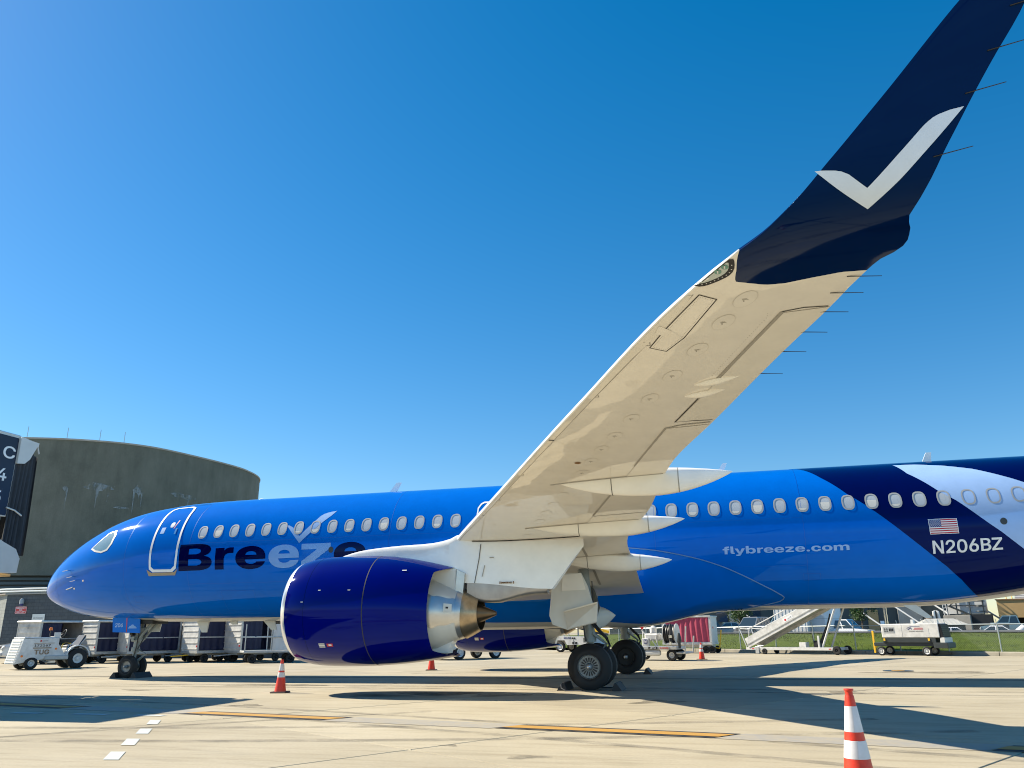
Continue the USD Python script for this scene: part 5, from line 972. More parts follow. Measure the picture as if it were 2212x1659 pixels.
for y0, y1 in ((.0, .30), (1.06, 1.36)):
    arch = [(1.72+.47*math.cos(a), .44+.47*math.sin(a)) for a in np.linspace(math.radians(5), math.radians(178), 18)]; inner = [(1.72+.43*math.cos(a), .44+.43*math.sin(a)) for a in np.linspace(math.radians(178), math.radians(5), 18)]
    part(tg, 'fender', prism(arch+inner, y0, y1), M['tugwhite'], smooth=30)
part(tg, 'rear_body', box(1.32, 2.2, .30, 1.06, .45, .80, .03), M['tugwhite'])
for x, r, w in ((0, .25, .20), (1.72, .385, .28)):
    for y in (.12, 1.24): small_wheel(tg, x, y, r, w, M['tugwhite'] if x == 0 else M['jbgrey'], rr=.5)
part(tg, 'hitch', cat_([box(2.05, 2.35, .58, .78, .38, .46), revolve([(-.06, .03), (.12, .03)], 'z', (2.3, .68, .42), n=8)]), M['rust'])
part(tg, 'exhaust_can', cat_([box(.62, .92, .1, .3, .22, .34, .02), tube([(.4, .15, .36), (.55, .12, .28), (.7, .12, .28)], .03, 6)]), M['bare'])
# hydrant cart
hc = thing('hydrant_cart', 'white fuel hydrant cart with black hose reel and diamond sign', 'fuel cart', (19.52, 13.35, 0), -14)
part(hc, 'frame', cat_([box(-1.9, .25, -.05, 1.3, .46, .58, .01), box(.2, .6, .0, 1.25, .28, .36, .02), tube([(.58, .05, .3), (.70, .0, 1.4)], .03, 6), tube([(.58, 1.2, .3), (.66, 1.2, 1.0)], .03, 6)]), M['cartgrey'])
for x in (0, -1.6):
    for y in (.08, 1.2): small_wheel(hc, x, y, .235, .16, M['cartwhite'])
rl = part(hc, 'hose_reel', cat_([revolve([(-.27, 0), (-.27, .42), (-.245, .42), (-.245, 0)], 'x', (-.14, .55, 1.10), n=36), revolve([(.245, 0), (.245, .42), (.27, .42), (.27, 0)], 'x', (-.14, .55, 1.10), n=36)]), M['cartwhite'], smooth=30)
part(rl, 'hose', cat_([trimesh.creation.torus(.345, .048, major_sections=32, minor_sections=8, transform=trimesh.transformations.translation_matrix((-.34+.1*k, .55, 1.10))@trimesh.transformations.rotation_matrix(math.pi/2, (0, 1, 0))) for k in range(5)]), M['hose'])
part(hc, 'hose_nozzle', cat_([tube([(.0, .1, 1.5), (.02, .02, 1.2), (.0, -.02, .95)], .05, 10), revolve([(-.1, .03), (-.05, .07), (.1, .06)], 'z', (0, -.02, .85), n=12)]), M['hose']); part(hc, 'coupling', cat_([revolve([(-.05, .05), (-.05, .075), (.06, .075), (.06, .05)], 'z', (0, -.02, .98), n=12), tube([(0, -.02, .78), (0, -.02, .66)], .05, 8)]), M['chrome'])
part(hc, 'coupling', cat_([revolve([(-.18, .06), (-.18, .10), (-.1, .11), (.05, .09), (.2, .05), (.22, 0)], 'z', (.36, .05, .92), n=14), tube([(.36, .05, .75), (.36, .05, .5)], .06, 8)]), M['charcoal'])
part(hc, 'pump', cat_([revolve([(0, 0), (0, .15), (.22, .155), (.26, .1), (.30, .05), (.33, .045), (.33, 0)], 'z', (-.92, .5, 1.14), n=24), box(-1.25, -.62, .2, .9, .82, 1.12, .06), tube([(-1.2, .3, 1.05), (-1.38, .3, 1.28)], .03, 6), tube([(-.66, .2, .6), (-.7, .15, 1.0)], .03, 6), revolve([(-.06, .0), (-.06, .06), (.06, .06), (.06, 0)], 'y', (-.55, .2, 1.08), n=12), tube([(-1.1, .12, .6), (-.9, .12, .9), (-.7, .12, .6)], .03, 6)]), M['cartwhite'])
part(hc, 'meter_box', box(-1.30, -1.0, .0, .25, .6, .92, .02), M['jbgrey']); part(hc, 'meter_sign', prism(rrect(-1.20, -1.05, .70, .87, .02), -.014, -.004), M['flagblue'], smooth=False); part(hc, 'meter_sign_letter', prism(fit(glyphs('M', 700), -1.175, -1.075, .735, .835), -.02, -.012), M['flagwhite'], smooth=False)
part(hc, 'fuel_plate', prism(zb(-1.0, -.60, .475, .575), -.066, -.054), M['black'], smooth=False); part(hc, 'plate_lettering', prism(fit(glyphs('JET A', 600), -.93, -.65, .49, .56), -.072, -.064), M['flagwhite'], smooth=False)
part(hc, 'warning_plate', prism(zb(-.50, -.08, .475, .575), -.066, -.054), M['cartwhite'], smooth=False); part(hc, 'plate_lettering', prism(fit(glyphs('NO SMOKING', 700), -.48, -.10, .495, .555), -.072, -.064), M['red'], smooth=False)
part(hc, 'sign_post', tube([(-1.35, .3, .6), (-1.35, .3, 1.35)], .025, 6), M['cartwhite']); dg = part(hc, 'hazard_diamond', prism([(-1.52, 1.45), (-1.35, 1.28), (-1.18, 1.45), (-1.35, 1.62)], .262, .272), M['red'], smooth=False); part(dg, 'number_plate', prism(zb(-1.47, -1.23, 1.41, 1.50), .256, .264), M['flagwhite'], smooth=False); part(dg, 'number', prism(fit(glyphs('1863', 700), -1.44, -1.26, 1.42, 1.49), .25, .258), M['black'], smooth=False)
part(hc, 'air_tank', cat_([revolve([(-.35, 0), (-.33, .10), (-.28, .13), (.28, .13), (.33, .1), (.35, 0)], 'x', (-.85, .1, .33), n=20)]), M['jbgrey'])
# red curtain cart
rc = thing('curtain_cart', 'white covered cart with faded red side curtain by the lawn', 'covered cart', (18.85, 24.5, 0), -12)
part(rc, 'deck', cat_([box(-.6, 2.2, 0, 1.5, .46, .58), box(-.5, 2.1, .3, 1.2, .3, .46)]), M['cartwhite'], smooth=False); part(rc, 'roof', box(-.62, 2.22, -.04, 1.54, 1.90, 1.98, .02), M['cartwhite']); part(rc, 'end_panel', cat_([box(2.12, 2.18, 0, 1.5, .58, 1.9)]), M['jbgrey'], smooth=False); part(rc, 'end_panel', box(-.58, -.52, 0, 1.5, .58, 1.9), M['jbgrey'], smooth=False)
part(rc, 'corner_post', cat_([box(2.08, 2.20, -.02, .06, .58, 1.9)]), M['cartwhite'], smooth=False); part(rc, 'curtain', pleats((-.5, .02), (2.08, .02), lambda u: 1.89, lambda u: .6, 9, .035, (0, 1)), M['redcurtain'], smooth=True)
part(rc, 'tow_bar', cat_([tube([(2.42, .7, .25), (2.58, .7, 1.22)], .035, 6), tube([(2.15, .7, .3), (2.42, .7, .25)], .04, 6)]), M['yellow']); part(rc, 'end_label', box(2.182, 2.188, .4, .6, 1.3, 1.4), M['red'], smooth=False)
for x in (-.1, 1.8, 2.15):
    for y in (.12, 1.38): small_wheel(rc, x, y, .19, .14, M['dark'])
# belt loader
bl_ = thing('belt_loader', 'white belt loader numbered 521700 with yellow conveyor behind the gear', 'belt loader', (11.75, 27.5, 0), -17)
part(bl_, 'body', prism([(-.85, .42), (-.78, .92), (1.9, .92), (2.3, .45), (.55, .42), (.38, .70), (-.28, .70), (-.42, .42)], -.0, 1.7), M['cartwhite'], smooth=False)
part(bl_, 'fleet_number', prism(fit(glyphs('521700', 600), .34, .84, .78, .88), -.010, .0), M['flagblue'], smooth=False); part(bl_, 'lamp_cluster', cat_([prism(Point(x, z).buffer(r), -.02, -.004) for x, z, r in ((.95, .82, .05), (1.08, .82, .05), (1.0, .66, .03))]+[prism(zb(x, x+.13, .48, .60), -.02, -.004) for x in (.92, 1.12)]), M['hose'], smooth=False)
for x in (.05, 2.0):
    for y in (.1, 1.6): small_wheel(bl_, x, y, .31, .2, M['cartwhite'], rr=.6)
part(bl_, 'step', box(-.45, -.75, -.03, .3, .34, .42), M['charcoal'], smooth=False)
part(bl_, 'conveyor', hull([(x, y, z+dz) for x, z in ((-.6, 1.75), (2.8, .95)) for y in (.5, 1.2) for dz in (0, .12)]), M['charcoal'], smooth=False); part(bl_, 'conveyor_rail', cat_([hull([(x, y+dy, z+dz) for x, z in ((-.6, 1.88), (2.8, 1.08)) for dy in (0, .1) for dz in (0, .16)]) for y in (.42, 1.2)]), M['yellow'], smooth=False)
part(bl_, 'conveyor_support', cat_([tube([(.9, .85, .9), (.9, .85, 1.42)], .05, 6), tube([(-.1, .85, .9), (-.3, .85, 1.72)], .05, 6)]), M['cartgrey'])
# vehicle half hidden behind the far engine
sv = thing('service_truck', 'white low service truck partly hidden behind the far engine', 'truck', (9.55, 14.9, 0), 55)
part(sv, 'body', cat_([box(-.6, 3.0, 0, 1.7, .45, 1.0, .04)]), M['cartwhite']); part(sv, 'cab', hull([(-1.0, .05, .5), (-1.0, 1.65, .5), (-.9, .05, 1.0), (-.9, 1.65, 1.0), (-.4, .1, 1.15), (-.4, 1.6, 1.15), (.2, .1, 1.15), (.2, 1.6, 1.15), (.2, .05, .45), (.2, 1.65, .45)]), M['cartwhite'], smooth=25); part(sv, 'bumper', box(-1.15, -.95, .1, 1.6, .38, .56, .03), M['cartgrey'])
for x in (0, 2.2):
    for y in (.1, 1.6): small_wheel(sv, x, y, .33, .22, M['jbgrey'], rr=.62)
# wheeled boarding ramp
st = thing('boarding_ramp', 'white wheeled boarding ramp with handrail by the fence', 'boarding ramp', (22.75, 23.2, 0), -29)
part(st, 'base_frame', cat_([box(0, 4.9, -.02, .06, .20, .34, .01), box(0, 4.9, 1.24, 1.32, .20, .34, .01)]+[box(x, x+.08, .06, 1.24, .21, .33) for x in (.05, 1.6, 3.2, 4.7)]), M['cartwhite'])
a, b = np.array([.15, .36]), np.array([4.45, 2.36]); dr = (b-a)/np.linalg.norm(b-a); nr = np.array([-dr[1], dr[0]])
for y in (-.02, 1.26): part(st, 'side_panel', prism([tuple(a), tuple(b), tuple(b+nr*.44), tuple(a+nr*.44)], y, y+.05), M['cartwhite'], smooth=False)
for y in (-.05, 1.31): part(st, 'side_rail', prism([tuple(a+nr*.10), tuple(b+nr*.10), tuple(b+nr*.14), tuple(a+nr*.14)], y, y+.035), M['cartgrey'], smooth=False); part(st, 'lower_chord', prism([tuple(a-nr*.06), tuple(b-nr*.06), tuple(b+nr*.02), tuple(a+nr*.02)], y, y+.06), M['cartwhite'], smooth=False)
part(st, 'walkway', prism([tuple(a+nr*.08), tuple(b+nr*.08), tuple(b+nr*.12), tuple(a+nr*.12)], .03, 1.26), M['cartgrey'], smooth=False)
part(st, 'platform', cat_([box(4.3, 6.0, -.03, 1.33, 2.32, 2.46, .02)]), M['cartwhite']); part(st, 'platform_rail', cat_([tube([(x, y, 2.46), (x, y, 3.3)], .025, 6) for x in (4.4, 5.9) for y in (0, 1.3)]+[tube([(4.4, y, 3.3), (5.9, y, 3.3)], .025, 6) for y in (0, 1.3)]), M['cartwhite'])
for y in (0, 1.3): part(st, 'handrail', tube([(.05, y, .34), (-.28, y, 1.22), (-.25, y, 1.28), (.25, y, 1.25), (3.1, y, 2.5), (4.4, y, 3.28)], .026, 7), M['cartwhite']); part(st, 'rail_post', cat_([tube([(.12, y, .4), (.28, y, 1.26)], .024, 6), tube([(2.2, y, 1.85), (2.05, y, 2.06)], .024, 6)]), M['cartwhite'])
part(st, 'support_leg', cat_([tube([(4.1, y, .34), (5.0, y, 2.34)], .05, 8) for y in (.1, 1.2)]), M['cartwhite']); part(st, 'lift_ram', cat_([tube([(3.72, .65, .4), (4.2, .65, 1.3)], .07, 8), tube([(4.2, .65, 1.3), (4.45, .65, 1.95)], .04, 8)]), M['hose']); part(st, 'pump_unit', cat_([box(3.55, 3.85, .4, .9, .34, .66, .02), tube([(3.6, .3, .34), (3.55, .3, 1.0)], .02, 5)]), M['black']); part(st, 'control_box', box(2.9, 3.25, .1, .5, .34, .58, .01), M['cartwhite']); part(st, 'upright', box(3.92, 4.0, .0, .08, .34, .9), M['cartwhite'], smooth=False)
part(st, 'reflector', cat_([box(4.45, 4.56, -.028, -.02, .25, .29), box(.35, .46, -.028, -.02, .25, .29)]), M['red'], smooth=False); part(st, 'logo_plate', prism([tuple(a+dr*2.45+nr*.18), tuple(a+dr*3.0+nr*.18), tuple(a+dr*3.0+nr*.36), tuple(a+dr*2.45+nr*.36)], -.026, -.018), M['flagwhite'], smooth=False)
part(st, 'logo', prism(Point(*(a+dr*2.56+nr*.27)).buffer(.055), -.03, -.024), M['red'], smooth=False); lw = affinity.translate(affinity.rotate(fit(glyphs('unifi', 600), 0, .26, -.04, .05), math.degrees(math.atan2(dr[1], dr[0])), origin=(0, 0)), *(a+dr*2.68+nr*.26)); part(st, 'logo_word', prism(lw, -.03, -.024), M['frame'], smooth=False)
for x, r in ((1.05, .14), (4.85, .21)):
    for y in (-.02, 1.32): small_wheel(st, x, y, r, .12, M['dark'], rr=.4)
part(st, 'stabiliser', cat_([box(.55, .75, -.06, .05, .02, .36, .01), tube([(.55, 0, .36), (1.0, 0, .42)], .03, 6)]), M['cartgrey'])
# ground power unit
gp = thing('ground_power_unit', 'white and black ground power unit on wheels by the kerb', 'power unit', (28.95, 19.85, 0), -27)
part(gp, 'housing', box(0, 2.52, 0, 1.35, .80, 1.42, .03), M['cartwhite']); part(gp, 'undercarriage', cat_([box(0, 2.32, .02, 1.33, .58, .80, .01), box(-.45, 2.7, .1, 1.25, .42, .58, .02), box(2.2, 2.80, .0, 1.35, .34, .58, .02)]), M['charcoal'])
lv = part(gp, 'radiator_housing', hull([(2.50, y, z) for y in (.02, 1.33) for z in (.80, 1.41)]+[(2.60, y, 1.38) for y in (.05, 1.30)]+[(2.66, y, .82) for y in (.05, 1.30)]), M['dark'], smooth=False)
for k in range(6): part(lv, 'louvre', hull([(2.60+.06*(1-k/5)+.012*b, y, .88+.085*k+.05*b) for b in (0, 1) for y in (.06, 1.29)]+[(2.60+.05*(1-k/5)-.01, y, .90+.085*k) for y in (.06, 1.29)]), M['charcoal'], smooth=False)
part(gp, 'lower_panel', box(2.50, 2.70, .03, 1.32, .58, .80, .01), M['jbgrey'])
cpn = part(gp, 'control_panel', prism(rrect(.10, .58, 1.02, 1.28, .01), -.012, .0), M['frame'], smooth=False); part(cpn, 'gauges', cat_([prism(Point(.17+.10*i, 1.10+.09*j).buffer(.032), -.02, -.010) for i in range(2) for j in range(2)]+[prism(zb(.36+.07*i, .41+.07*i, 1.09, 1.22), -.02, -.010) for i in range(3)]), M['black'], smooth=False)
part(gp, 'door_seams', cat_([prism(zb(.92, .925, .83, 1.40), -.006, .001), prism(zb(2.08, 2.085, .95, 1.2), -.006, .001)]), M['frame'], smooth=False); part(gp, 'logo_stroke', prism(LineString([(1.15, 1.22), (1.35, 1.30), (1.72, 1.285)]).buffer(.006).union(LineString([(1.2, 1.16), (1.33, 1.24), (1.36, 1.17)]).buffer(.012)), -.008, .001), M['flagblue'], smooth=False); part(gp, 'logo_bars', prism(unary_union([zb(1.48, 1.85, 1.21, 1.23), zb(1.44, 1.85, 1.165, 1.182)]), -.008, .001), M['red'], smooth=False); part(gp, 'lettering', prism(fit(glyphs('FLIGHT SERVICES', 600), 1.25, 1.85, 1.06, 1.11), -.008, .001), M['linegrey'], smooth=False)
part(gp, 'marker_lamp', cat_([box(.05, .13, -.015, .01, .66, .77), box(2.0, 2.08, -.015, .01, .66, .77), box(-.47, -.42, .2, .4, .48, .56)]), M['yellow'], smooth=False); part(gp, 'tow_arm', cat_([box(-.62, -.54, .5, .6, .1, 1.12), tube([(-.45, .55, .48), (-.58, .55, .3)], .04, 6)]), M['yellow'], smooth=False)
part(gp, 'exhaust_stack', cat_([tube([(-.12, 1.2, 1.3), (-.12, 1.2, 2.2)], .035, 8), tube([(-.02, 1.2, 1.3), (-.02, 1.2, 2.2)], .025, 8)]), M['chrome']); part(gp, 'roof_lamp', cat_([box(1.28, 1.40, .3, .5, 1.42, 1.60, .01), box(2.30, 2.44, .3, .5, 1.42, 1.60, .01)]), M['jbgrey'])
for x in (-.12, 1.88):
    for y in (.06, 1.3): small_wheel(gp, x, y, .205, .16, M['cartwhite'], rr=.62)
# yellow rail steps at the right edge
ys_ = thing('step_stand', 'small step stand with yellow handrail at the right frame edge', 'step stand', (34.35, 16.95, 0), -30)
part(ys_, 'steps', cat_([box(.0+.25*k, .3+.25*k, 0, .6, .18*k+.1, .18*k+.16) for k in range(4)]+[hull([(0, y, .0), (.1, y, 0), (1.0, y, .66), (1.0, y, .56), (0, y+.04, 0), (1.0, y+.04, .66)]) for y in (0, .58)]), M['cartwhite'], smooth=False); part(ys_, 'handrail', cat_([tube([(.10, y, .1), (-.05, y, .95), (.25, y, 1.25), (1.2, y, 1.5)], .03, 6) for y in (0, .6)]), M['yellow'])

# ------------------------------------------------------------------ fence
fe = thing('chain_link_fence', 'galvanised chain-link fence with angled tops along the lawn', 'fence')
FV = KO+.22; us = [5.40+2.19*k for k in range(-7, 14)]
for u in us:
    x, y = grid_xy(u, FV); x2, y2 = grid_xy(u, FV-.10); part(fe, 'post', cat_([tube([(x, y, .15), (x, y, 1.38)], .028, 7), tube([(x, y, 1.38), (x2, y2, 1.58)], .016, 5)]), M['post'])
part(fe, 'top_rail', tube([(*grid_xy(us[0], FV), 1.36), (*grid_xy(us[-1], FV), 1.36)], .022, 7), M['post'])
V = []; F = []; a0 = us[0]; a1 = us[-1]; hh = 1.12
for sgn in (1, -1):
    for u in np.arange(a0-hh, a1+hh, .085):
        P0 = [u, .22]; P1 = [u+sgn*hh, .22+hh]; w = .0035; k = len(V)
        for (uu, z), s_ in ((P0, -1), (P0, 1), (P1, 1), (P1, -1)):
            uu = min(max(uu, a0), a1); V.append((*grid_xy(uu+s_*w, FV+.01*sgn), z))
        F += [(k, k+1, k+2), (k, k+2, k+3)]
tag(part(fe, 'wire_mesh', T(V, F), M['wire'], smooth=False), kind='stuff')

# ------------------------------------------------------------------ beyond the lawn
def vehicle(name, label, loc, rz, paint_m, kind='suv', group=None, s=1.0):
    """x from nose to tail; built round its own ground point"""
    t = thing(name, label, 'car' if kind in ('suv', 'car') else 'truck', loc, rz, group)
    L = {'suv': 4.6, 'car': 4.3, 'pickup': 5.4}[kind]; W = 1.85; H = {'suv': 1.78, 'car': 1.45, 'pickup': 1.85}[kind]
    hz = .98 if kind != 'car' else .82
    R = []
    for x, z0, z1, w in ((0.0, .42, hz*.72, .78), (.08, .32, hz*.88, .90), (.5, .28, hz*.97, .97), (1.25, .26, hz+.02, 1.0), (L*.5, .26, hz+.04, 1.0), (L-.6, .26, hz+.06, 1.0), (L-.08, .32, hz+.02, .95), (L, .45, hz-.12, .86)):
        hw = W/2*w; R.append([(x, -hw, z0+.08), (x, -hw*1.0, z1-.15), (x, -hw*.95, z1), (x, hw*.95, z1), (x, hw, z1-.15), (x, hw, z0+.08), (x, hw*.9, z0), (x, -hw*.9, z0)])
    part(t, 'body', loft(R), paint_m, smooth=30)
    cab = {'suv': (1.15, 1.95, L-.55, L-.12), 'car': (1.05, 1.9, 2.9, 3.8), 'pickup': (1.3, 2.05, 3.2, 3.45)}[kind]
    def ring(z, k): x0 = cab[0]+(cab[1]-cab[0])*k; x1 = cab[3]+(cab[2]-cab[3])*k; hw = W/2*(.94-.14*k); return [(x0, -hw, z), (x1, -hw, z), (x1, hw, z), (x0, hw, z)]
    g_ = part(t, 'windows', hull(ring(hz, 0)+ring(H-.07, .93)), M['glass'], smooth=False)
    part(t, 'roof', hull(ring(H-.08, .92)+[(x, y*.96, H) for x, y, z in ring(H, 1.0)]), paint_m, smooth=30)
    def pillar(k0, k1, side, x0, x1): return hull([(x, side*(W/2*(.94-.14*k)+.012), hz+(H-.07-hz)*k) for k, x in ((0, x0), (0, x0+.09), (1, x1), (1, x1+.09))]+[(x, side*(W/2*(.94-.14*k)-.05), hz+(H-.07-hz)*k) for k, x in ((0, x0), (0, x0+.09), (1, x1), (1, x1+.09))])
    for sd in (-1, 1):
        part(t, 'pillar', pillar(0, 1, sd, cab[0]-.01, cab[1]-.06), paint_m, smooth=False); part(t, 'pillar', pillar(0, 1, sd, (cab[0]+cab[3])/2, (cab[1]+cab[2])/2), paint_m, smooth=False); part(t, 'pillar', pillar(0, 1, sd, cab[3]-.12, cab[2]-.05), paint_m, smooth=False)
    for sd in (-1, 1):
        part(t, 'headlight', hull([(-.01, sd*.60, hz*.72), (-.01, sd*.85, hz*.72), (.10, sd*.62, hz*.86), (.14, sd*.90, hz*.86), (.02, sd*.6, hz*.62), (.05, sd*.86, hz*.62)]), M['jbgrey'], smooth=False)
    gr = part(t, 'grille', box(-.02, .06, -.52, .52, hz*.48, hz*.82), M['black'], smooth=False)
    for k in range(4): part(gr, 'grille_bar', box(-.035, -.015, -.52, .52, hz*(.52+.075*k), hz*(.545+.075*k)), M['bare'], smooth=False)
    part(t, 'bumper', box(-.06, .1, -.85, .85, .34, .50, .04), M['jbgrey'] if kind == 'pickup' else paint_m)
    for x in (.85, L-.95):
        for y in (-W/2+.1, W/2-.1): small_wheel(t, x, y, .36, .22, M['rim'], side=-1 if y < 0 else 1, rr=.62)
    return t
def zl(x, y): return lawn_z(GA[0]*x+GA[1]*y-KO-.4)
lot = thing('car_park', 'grey asphalt car park beyond the lawn', 'car park', kind='structure')
P = [grid_xy(a, b) for a, b in ((-20, KO+17), (95, KO+17), (95, KO+160), (-20, KO+160))]
part(lot, 'asphalt', quad([(x, y, .92) for x, y in P]), mat('car_park_asphalt', (.09, .09, .088), .85, noise=.2, nscale=.8), smooth=False)
Z = .92
def by(x_, y_, Y):   # world point on the vertical plane Y that shows at a pixel of the 2212-wide photograph
    v = d_+(x_-1106)/FPX*r3-(y_-829.5)/FPX*u3; return CAM+v*(Y-CAM[1])/v[1]
YB = 62.
vehicle('parked_suv', 'dark grey people carrier parked beyond the fence, left of the ramp', (23.0, 58.5, .55), 60, M['carsilver'], 'suv')
vehicle('parked_suv', 'blue-grey car seen through the ramp handrail', (26.0, 62.0, .55), 62, M['carteal'], 'suv')
vehicle('parked_suv', 'black car seen above the fence left of the hydrant cart diamond', (16.6, 58.0, .5), 20, M['carblack'], 'suv')
vehicle('parked_car', 'grey car seen low behind the red curtain cart', (19.6, 60.0, .4), 10, M['carteal'], 'car')
vehicle('white_pickup', 'white work pick-up with raised box beside white tank', (34.9, 61.0, .15), 150, M['carwhite'], 'pickup')
vehicle('parked_car', 'white car parked left of the blue-grey cabinet', (43.9, 60.0, -.25), 165, M['carwhite'], 'car')
vehicle('parked_pickup', 'blue-grey pick-up parked under the tan building', (45.3, 66.0, .35), -15, M['carteal'], 'pickup')
vehicle('parked_car', 'pale car at the right frame edge beyond the yellow handrail', (47.2, 58.5, -.15), 160, M['carwhite'], 'car')
vehicle('white_truck', 'white truck nose at the left frame edge beside the tractor', (-13.1, 10.7, 0), 52, M['carwhite'], 'pickup')
# box body and tank
def pivot(cx, cy, a):
    r = math.radians(a); return (cx-(cx*math.cos(r)-cy*math.sin(r)), cy-(cx*math.sin(r)+cy*math.cos(r)), 0)
bt = thing('box_trailer', 'white ribbed box trailer beyond the ramp', 'trailer', pivot(26.3, 63, -22), -22); part(bt, 'box', box(26.3, 29.5, 63, 66, .9, 3.6, .03), M['siding'])
for k in range(9): part(bt, 'rib', box(26.35+.36*k, 26.39+.36*k, 62.97, 63.0, .95, 3.5), M['siding'], smooth=False)
part(bt, 'skirt', box(26.4, 29.4, 63.1, 65.9, .5, .9), M['black'], smooth=False)
tk = thing('storage_tank', 'white upright round tank behind the ramp legs', 'tank', (31.0, 63.4, .5)); part(tk, 'shell', revolve([(0, 1.6), (3.3, 1.6), (3.5, 1.2), (3.6, 0)], 'z', n=48), M['siding']); part(tk, 'band', revolve([(1.6, 1.61), (1.64, 1.61)], 'z', n=48), M['cartgrey'])
# long dark building with raking struts
hb_ = thing('hangar', 'long dark green-grey hangar with pale raking struts', 'hangar', (0, 0, 0))
part(hb_, 'wall', box(8, 46.5, 76, 96, 0, 6.2), M['dgreen'], smooth=False)
for x0, x1 in ((40.0, 42.4), (29.0, 30.2), (22.0, 23.2)): part(hb_, 'pilaster', box(x0, x1, 75.6, 76, 0, 6.2), M['concwall'], smooth=False)
for k in range(7): part(hb_, 'raking_strut', tube([(22+4.1*k, 75.2, 4.4), (26+4.1*k, 72.8, .9)], .085, 8), M['siding'])
for k in range(5): part(hb_, 'window', box(20.5+3.7*k, 21.8+3.7*k, 75.94, 75.98, 2.0, 3.6), M['glass'], smooth=False)
part(hb_, 'door', box(36.9, 38.0, 75.9, 75.98, .9, 3.1), M['tan'], smooth=False)
sh = thing('low_shed', 'low grey shed with pale standing seam roof', 'shed', (0, 0, 0)); part(sh, 'wall', box(40.2, 43.6, 64, 67, .3, 1.45), M['dgreen'], smooth=False); part(sh, 'roof', hull([(39.6, 63.7, 1.42), (43.9, 63.7, 1.42), (43.0, 65.5, 2.0), (40.6, 65.5, 2.0), (39.6, 67.3, 1.42), (43.9, 67.3, 1.42)]), M['roofgrey'], smooth=False)
for k in range(9): part(sh, 'roof_seam', hull([(40.0+.4*k+a, y, z) for a in (0, .04) for y, z in ((63.72, 1.46), (65.3, 1.99))]+[(40.0+.4*k, 63.72, 1.40)]), M['roofgrey'], smooth=False)
dk = thing('duct_unit', 'pale curved duct with brown drum behind the low shed', 'duct', (0, 0, 0)); part(dk, 'duct', tube([(41.9, 68, 1.9), (41.9, 68, 2.7), (42.1, 68, 2.85), (42.3, 68, 2.7), (42.35, 68, 1.9)], .13, 8), M['jbgrey']); part(dk, 'drum', revolve([(0, 0), (0, .3), (.8, .3), (.8, 0)], 'z', (41.4, 68, 1.6), n=16), M['rust'])
# steel framed tower over a concrete plinth
ft2 = thing('framed_tower', 'white clad tower behind a dark steel frame at right', 'tower', pivot(44, 71.5, -20), -20)
part(ft2, 'cladding', box(43.9, 47.4, 72, 75, 2.5, 6.0), M['siding'], smooth=False); part(ft2, 'plinth', box(43.8, 46.2, 69.5, 72, .4, 2.35, .02), M['concwall']); part(ft2, 'dark_base', box(46.2, 48.0, 70.5, 72, .4, 2.4), M['black'], smooth=False)
B_ = [];
for x in (44.0, 44.9, 46.1, 47.3): B_.append(tube([(x, 71.6, 2.35), (x, 71.6, 6.0)], .07, 6))
for z in (2.4, 3.3, 4.2, 5.1): B_.append(tube([(44.0, 71.6, z), (47.3, 71.6, z)], .06, 6))
part(ft2, 'steel_frame', cat_(B_), M['charcoal']); part(ft2, 'brace', cat_([tube([(44.2, 71.5, 3.3), (46.0, 71.5, 2.4)], .11, 6), tube([(44.2, 71.5, 3.3), (45.6, 71.5, 4.4)], .11, 6)]), M['charcoal']); part(ft2, 'ladder', cat_([tube([(43.7, 71.4, 2.35), (43.5, 71.4, 6.0)], .04, 5), tube([(44.0, 71.4, 2.35), (43.85, 71.4, 6.0)], .04, 5)]+[tube([(43.7, 71.4, z), (44.0, 71.4, z)], .02, 4) for z in np.arange(2.5, 6, .3)]), M['siding']); part(ft2, 'stair_cage', cat_([trimesh.creation.torus(.45, .05, major_sections=16, minor_sections=6, transform=trimesh.transformations.translation_matrix((47.1, 71.2, 2.7+.5*k))) for k in range(5)]), M['charcoal'])
tb = thing('tan_building', 'tan stucco building with yellow roof rails at right edge', 'building', pivot(48.3, 70, -20), -20)
part(tb, 'wall', cat_([box(48.3, 60, 70, 80, 2.05, 3.75), box(52.0, 60, 70.02, 80, .4, 2.06)]), M['tan'], smooth=False); part(tb, 'roof_edge', box(48.2, 60, 69.9, 80, 3.752, 3.85), M['rust'], smooth=False); part(tb, 'carport_back', box(48.3, 52, 76, 80, .4, 2.05), M['black'], smooth=False)
part(tb, 'roof_box', box(49.9, 52.2, 71, 74, 3.85, 5.2), M['siding'], smooth=False)
for k in range(6): part(tb, 'box_rib', box(49.88, 52.22, 70.98, 71.0, 4.0+.2*k, 4.04+.2*k), M['siding'], smooth=False)
part(tb, 'roof_house', box(52.2, 60, 74, 79, 3.85, 5.0), M['black'], smooth=False)
for k in range(6): part(tb, 'roof_house_window', box(52.8+.9*k, 53.4+.9*k, 73.94, 73.99, 5.0, 5.6), M['siding'], smooth=False)
part(tb, 'roof_house_top', box(52.2, 60, 74.02, 79, 5.002, 5.9), M['charcoal'], smooth=False)
for x0, x1 in ((49.2, 49.7), (52.3, 52.8), (52.9, 53.4), (53.5, 54.9), (55.0, 56.0), (56.2, 58)): part(tb, 'roof_rail', tube([(x0, 70.3, 3.85), (x0, 70.3, 4.3), (x1, 70.3, 4.3), (x1, 70.3, 3.85)], .05, 6), M['yellow'])
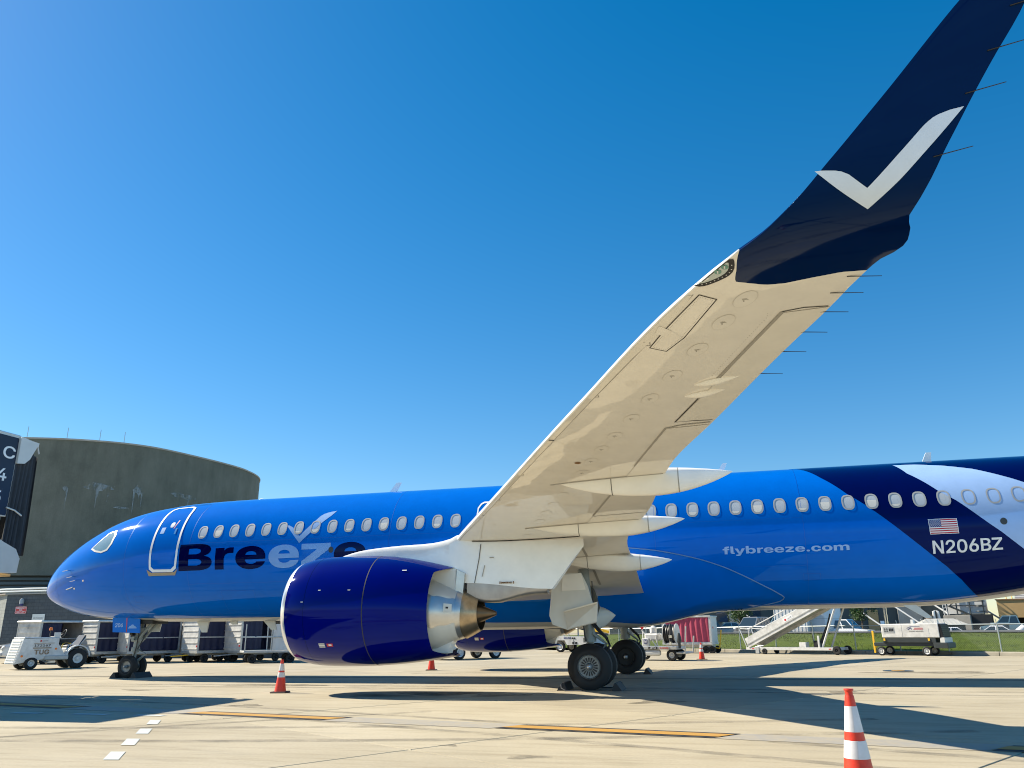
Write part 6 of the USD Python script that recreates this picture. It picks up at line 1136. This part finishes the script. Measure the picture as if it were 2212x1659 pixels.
cb = thing('cabinet', 'blue-grey utility cabinet beyond the fence at right', 'cabinet', (45.6, 62.5, .0)); part(cb, 'body', box(0, 1.3, 0, 1.0, 0, 1.55, .02), M['carteal']); part(cb, 'door', box(.06, 1.24, -.02, .0, .1, 1.48), M['louvre'], smooth=False)
bb = thing('white_barrel', 'tipped white barrel on the lawn edge beyond the fence', 'barrel', (46.3, 58.5, .72)); part(bb, 'shell', move(revolve([(0, 0), (0, .3), (.7, .3), (.8, .12), (.85, 0)], 'z', n=20), rx=0, ry=55), M['flagwhite'])
sp2 = thing('sign_board', 'small white sign on a post by the white pick-up', 'sign', (35.2, 57, .85)); part(sp2, 'post', tube([(0, 0, 0), (0, 0, .6)], .03, 5), M['post']); part(sp2, 'board', box(-.16, .16, -.03, -.01, .5, .95), M['flagwhite'], smooth=False)
def tree(loc, h, rad, seed, label):
    r = np.random.default_rng(seed); t = thing('tree', label, 'tree', loc)
    part(t, 'trunk', cat_([tube([(0, 0, 0), (.05, .02, h*.35), (.0, .05, h*.7)], .10, 8, r2=.04)]+[tube([(0, 0, h*(.3+.06*k)), (rad*.6*math.cos(k*2.1), rad*.6*math.sin(k*2.1), h*(.5+.07*k))], .04, 5, r2=.012) for k in range(6)]), M['bark'])
    cl = [np.array([rad*.7*r.normal()*.6, rad*.7*r.normal()*.6, h*(.35+.6*r.random())]) for _ in range(26)]; n = 3200
    c = np.array([cl[i] for i in r.integers(0, len(cl), n)]); p = c+r.normal(0, .17*rad+.05, (n, 3)); a = r.normal(size=(n, 3)); a /= np.linalg.norm(a, axis=1)[:, None]; b = r.normal(size=(n, 3)); b -= a*np.sum(a*b, 1)[:, None]; b /= np.linalg.norm(b, axis=1)[:, None]; s = r.uniform(.05, .11, (n, 1))
    V = np.stack([p-a*s, p+b*s*.6, p+a*s, p-b*s*.6], 1).reshape(-1, 3); f = np.arange(n)[:, None]*4; part(t, 'crown', T(V, np.vstack([f+[0, 1, 2], f+[0, 2, 3]])), M['leaf'], smooth=False)
tree((23.0, 66, .9), 3.4, 1.25, 4, 'small leafy tree left of the people carrier'); tree((34.8, 66, .6), 4.6, 1.15, 9, 'taller leafy tree just right of the white tank')
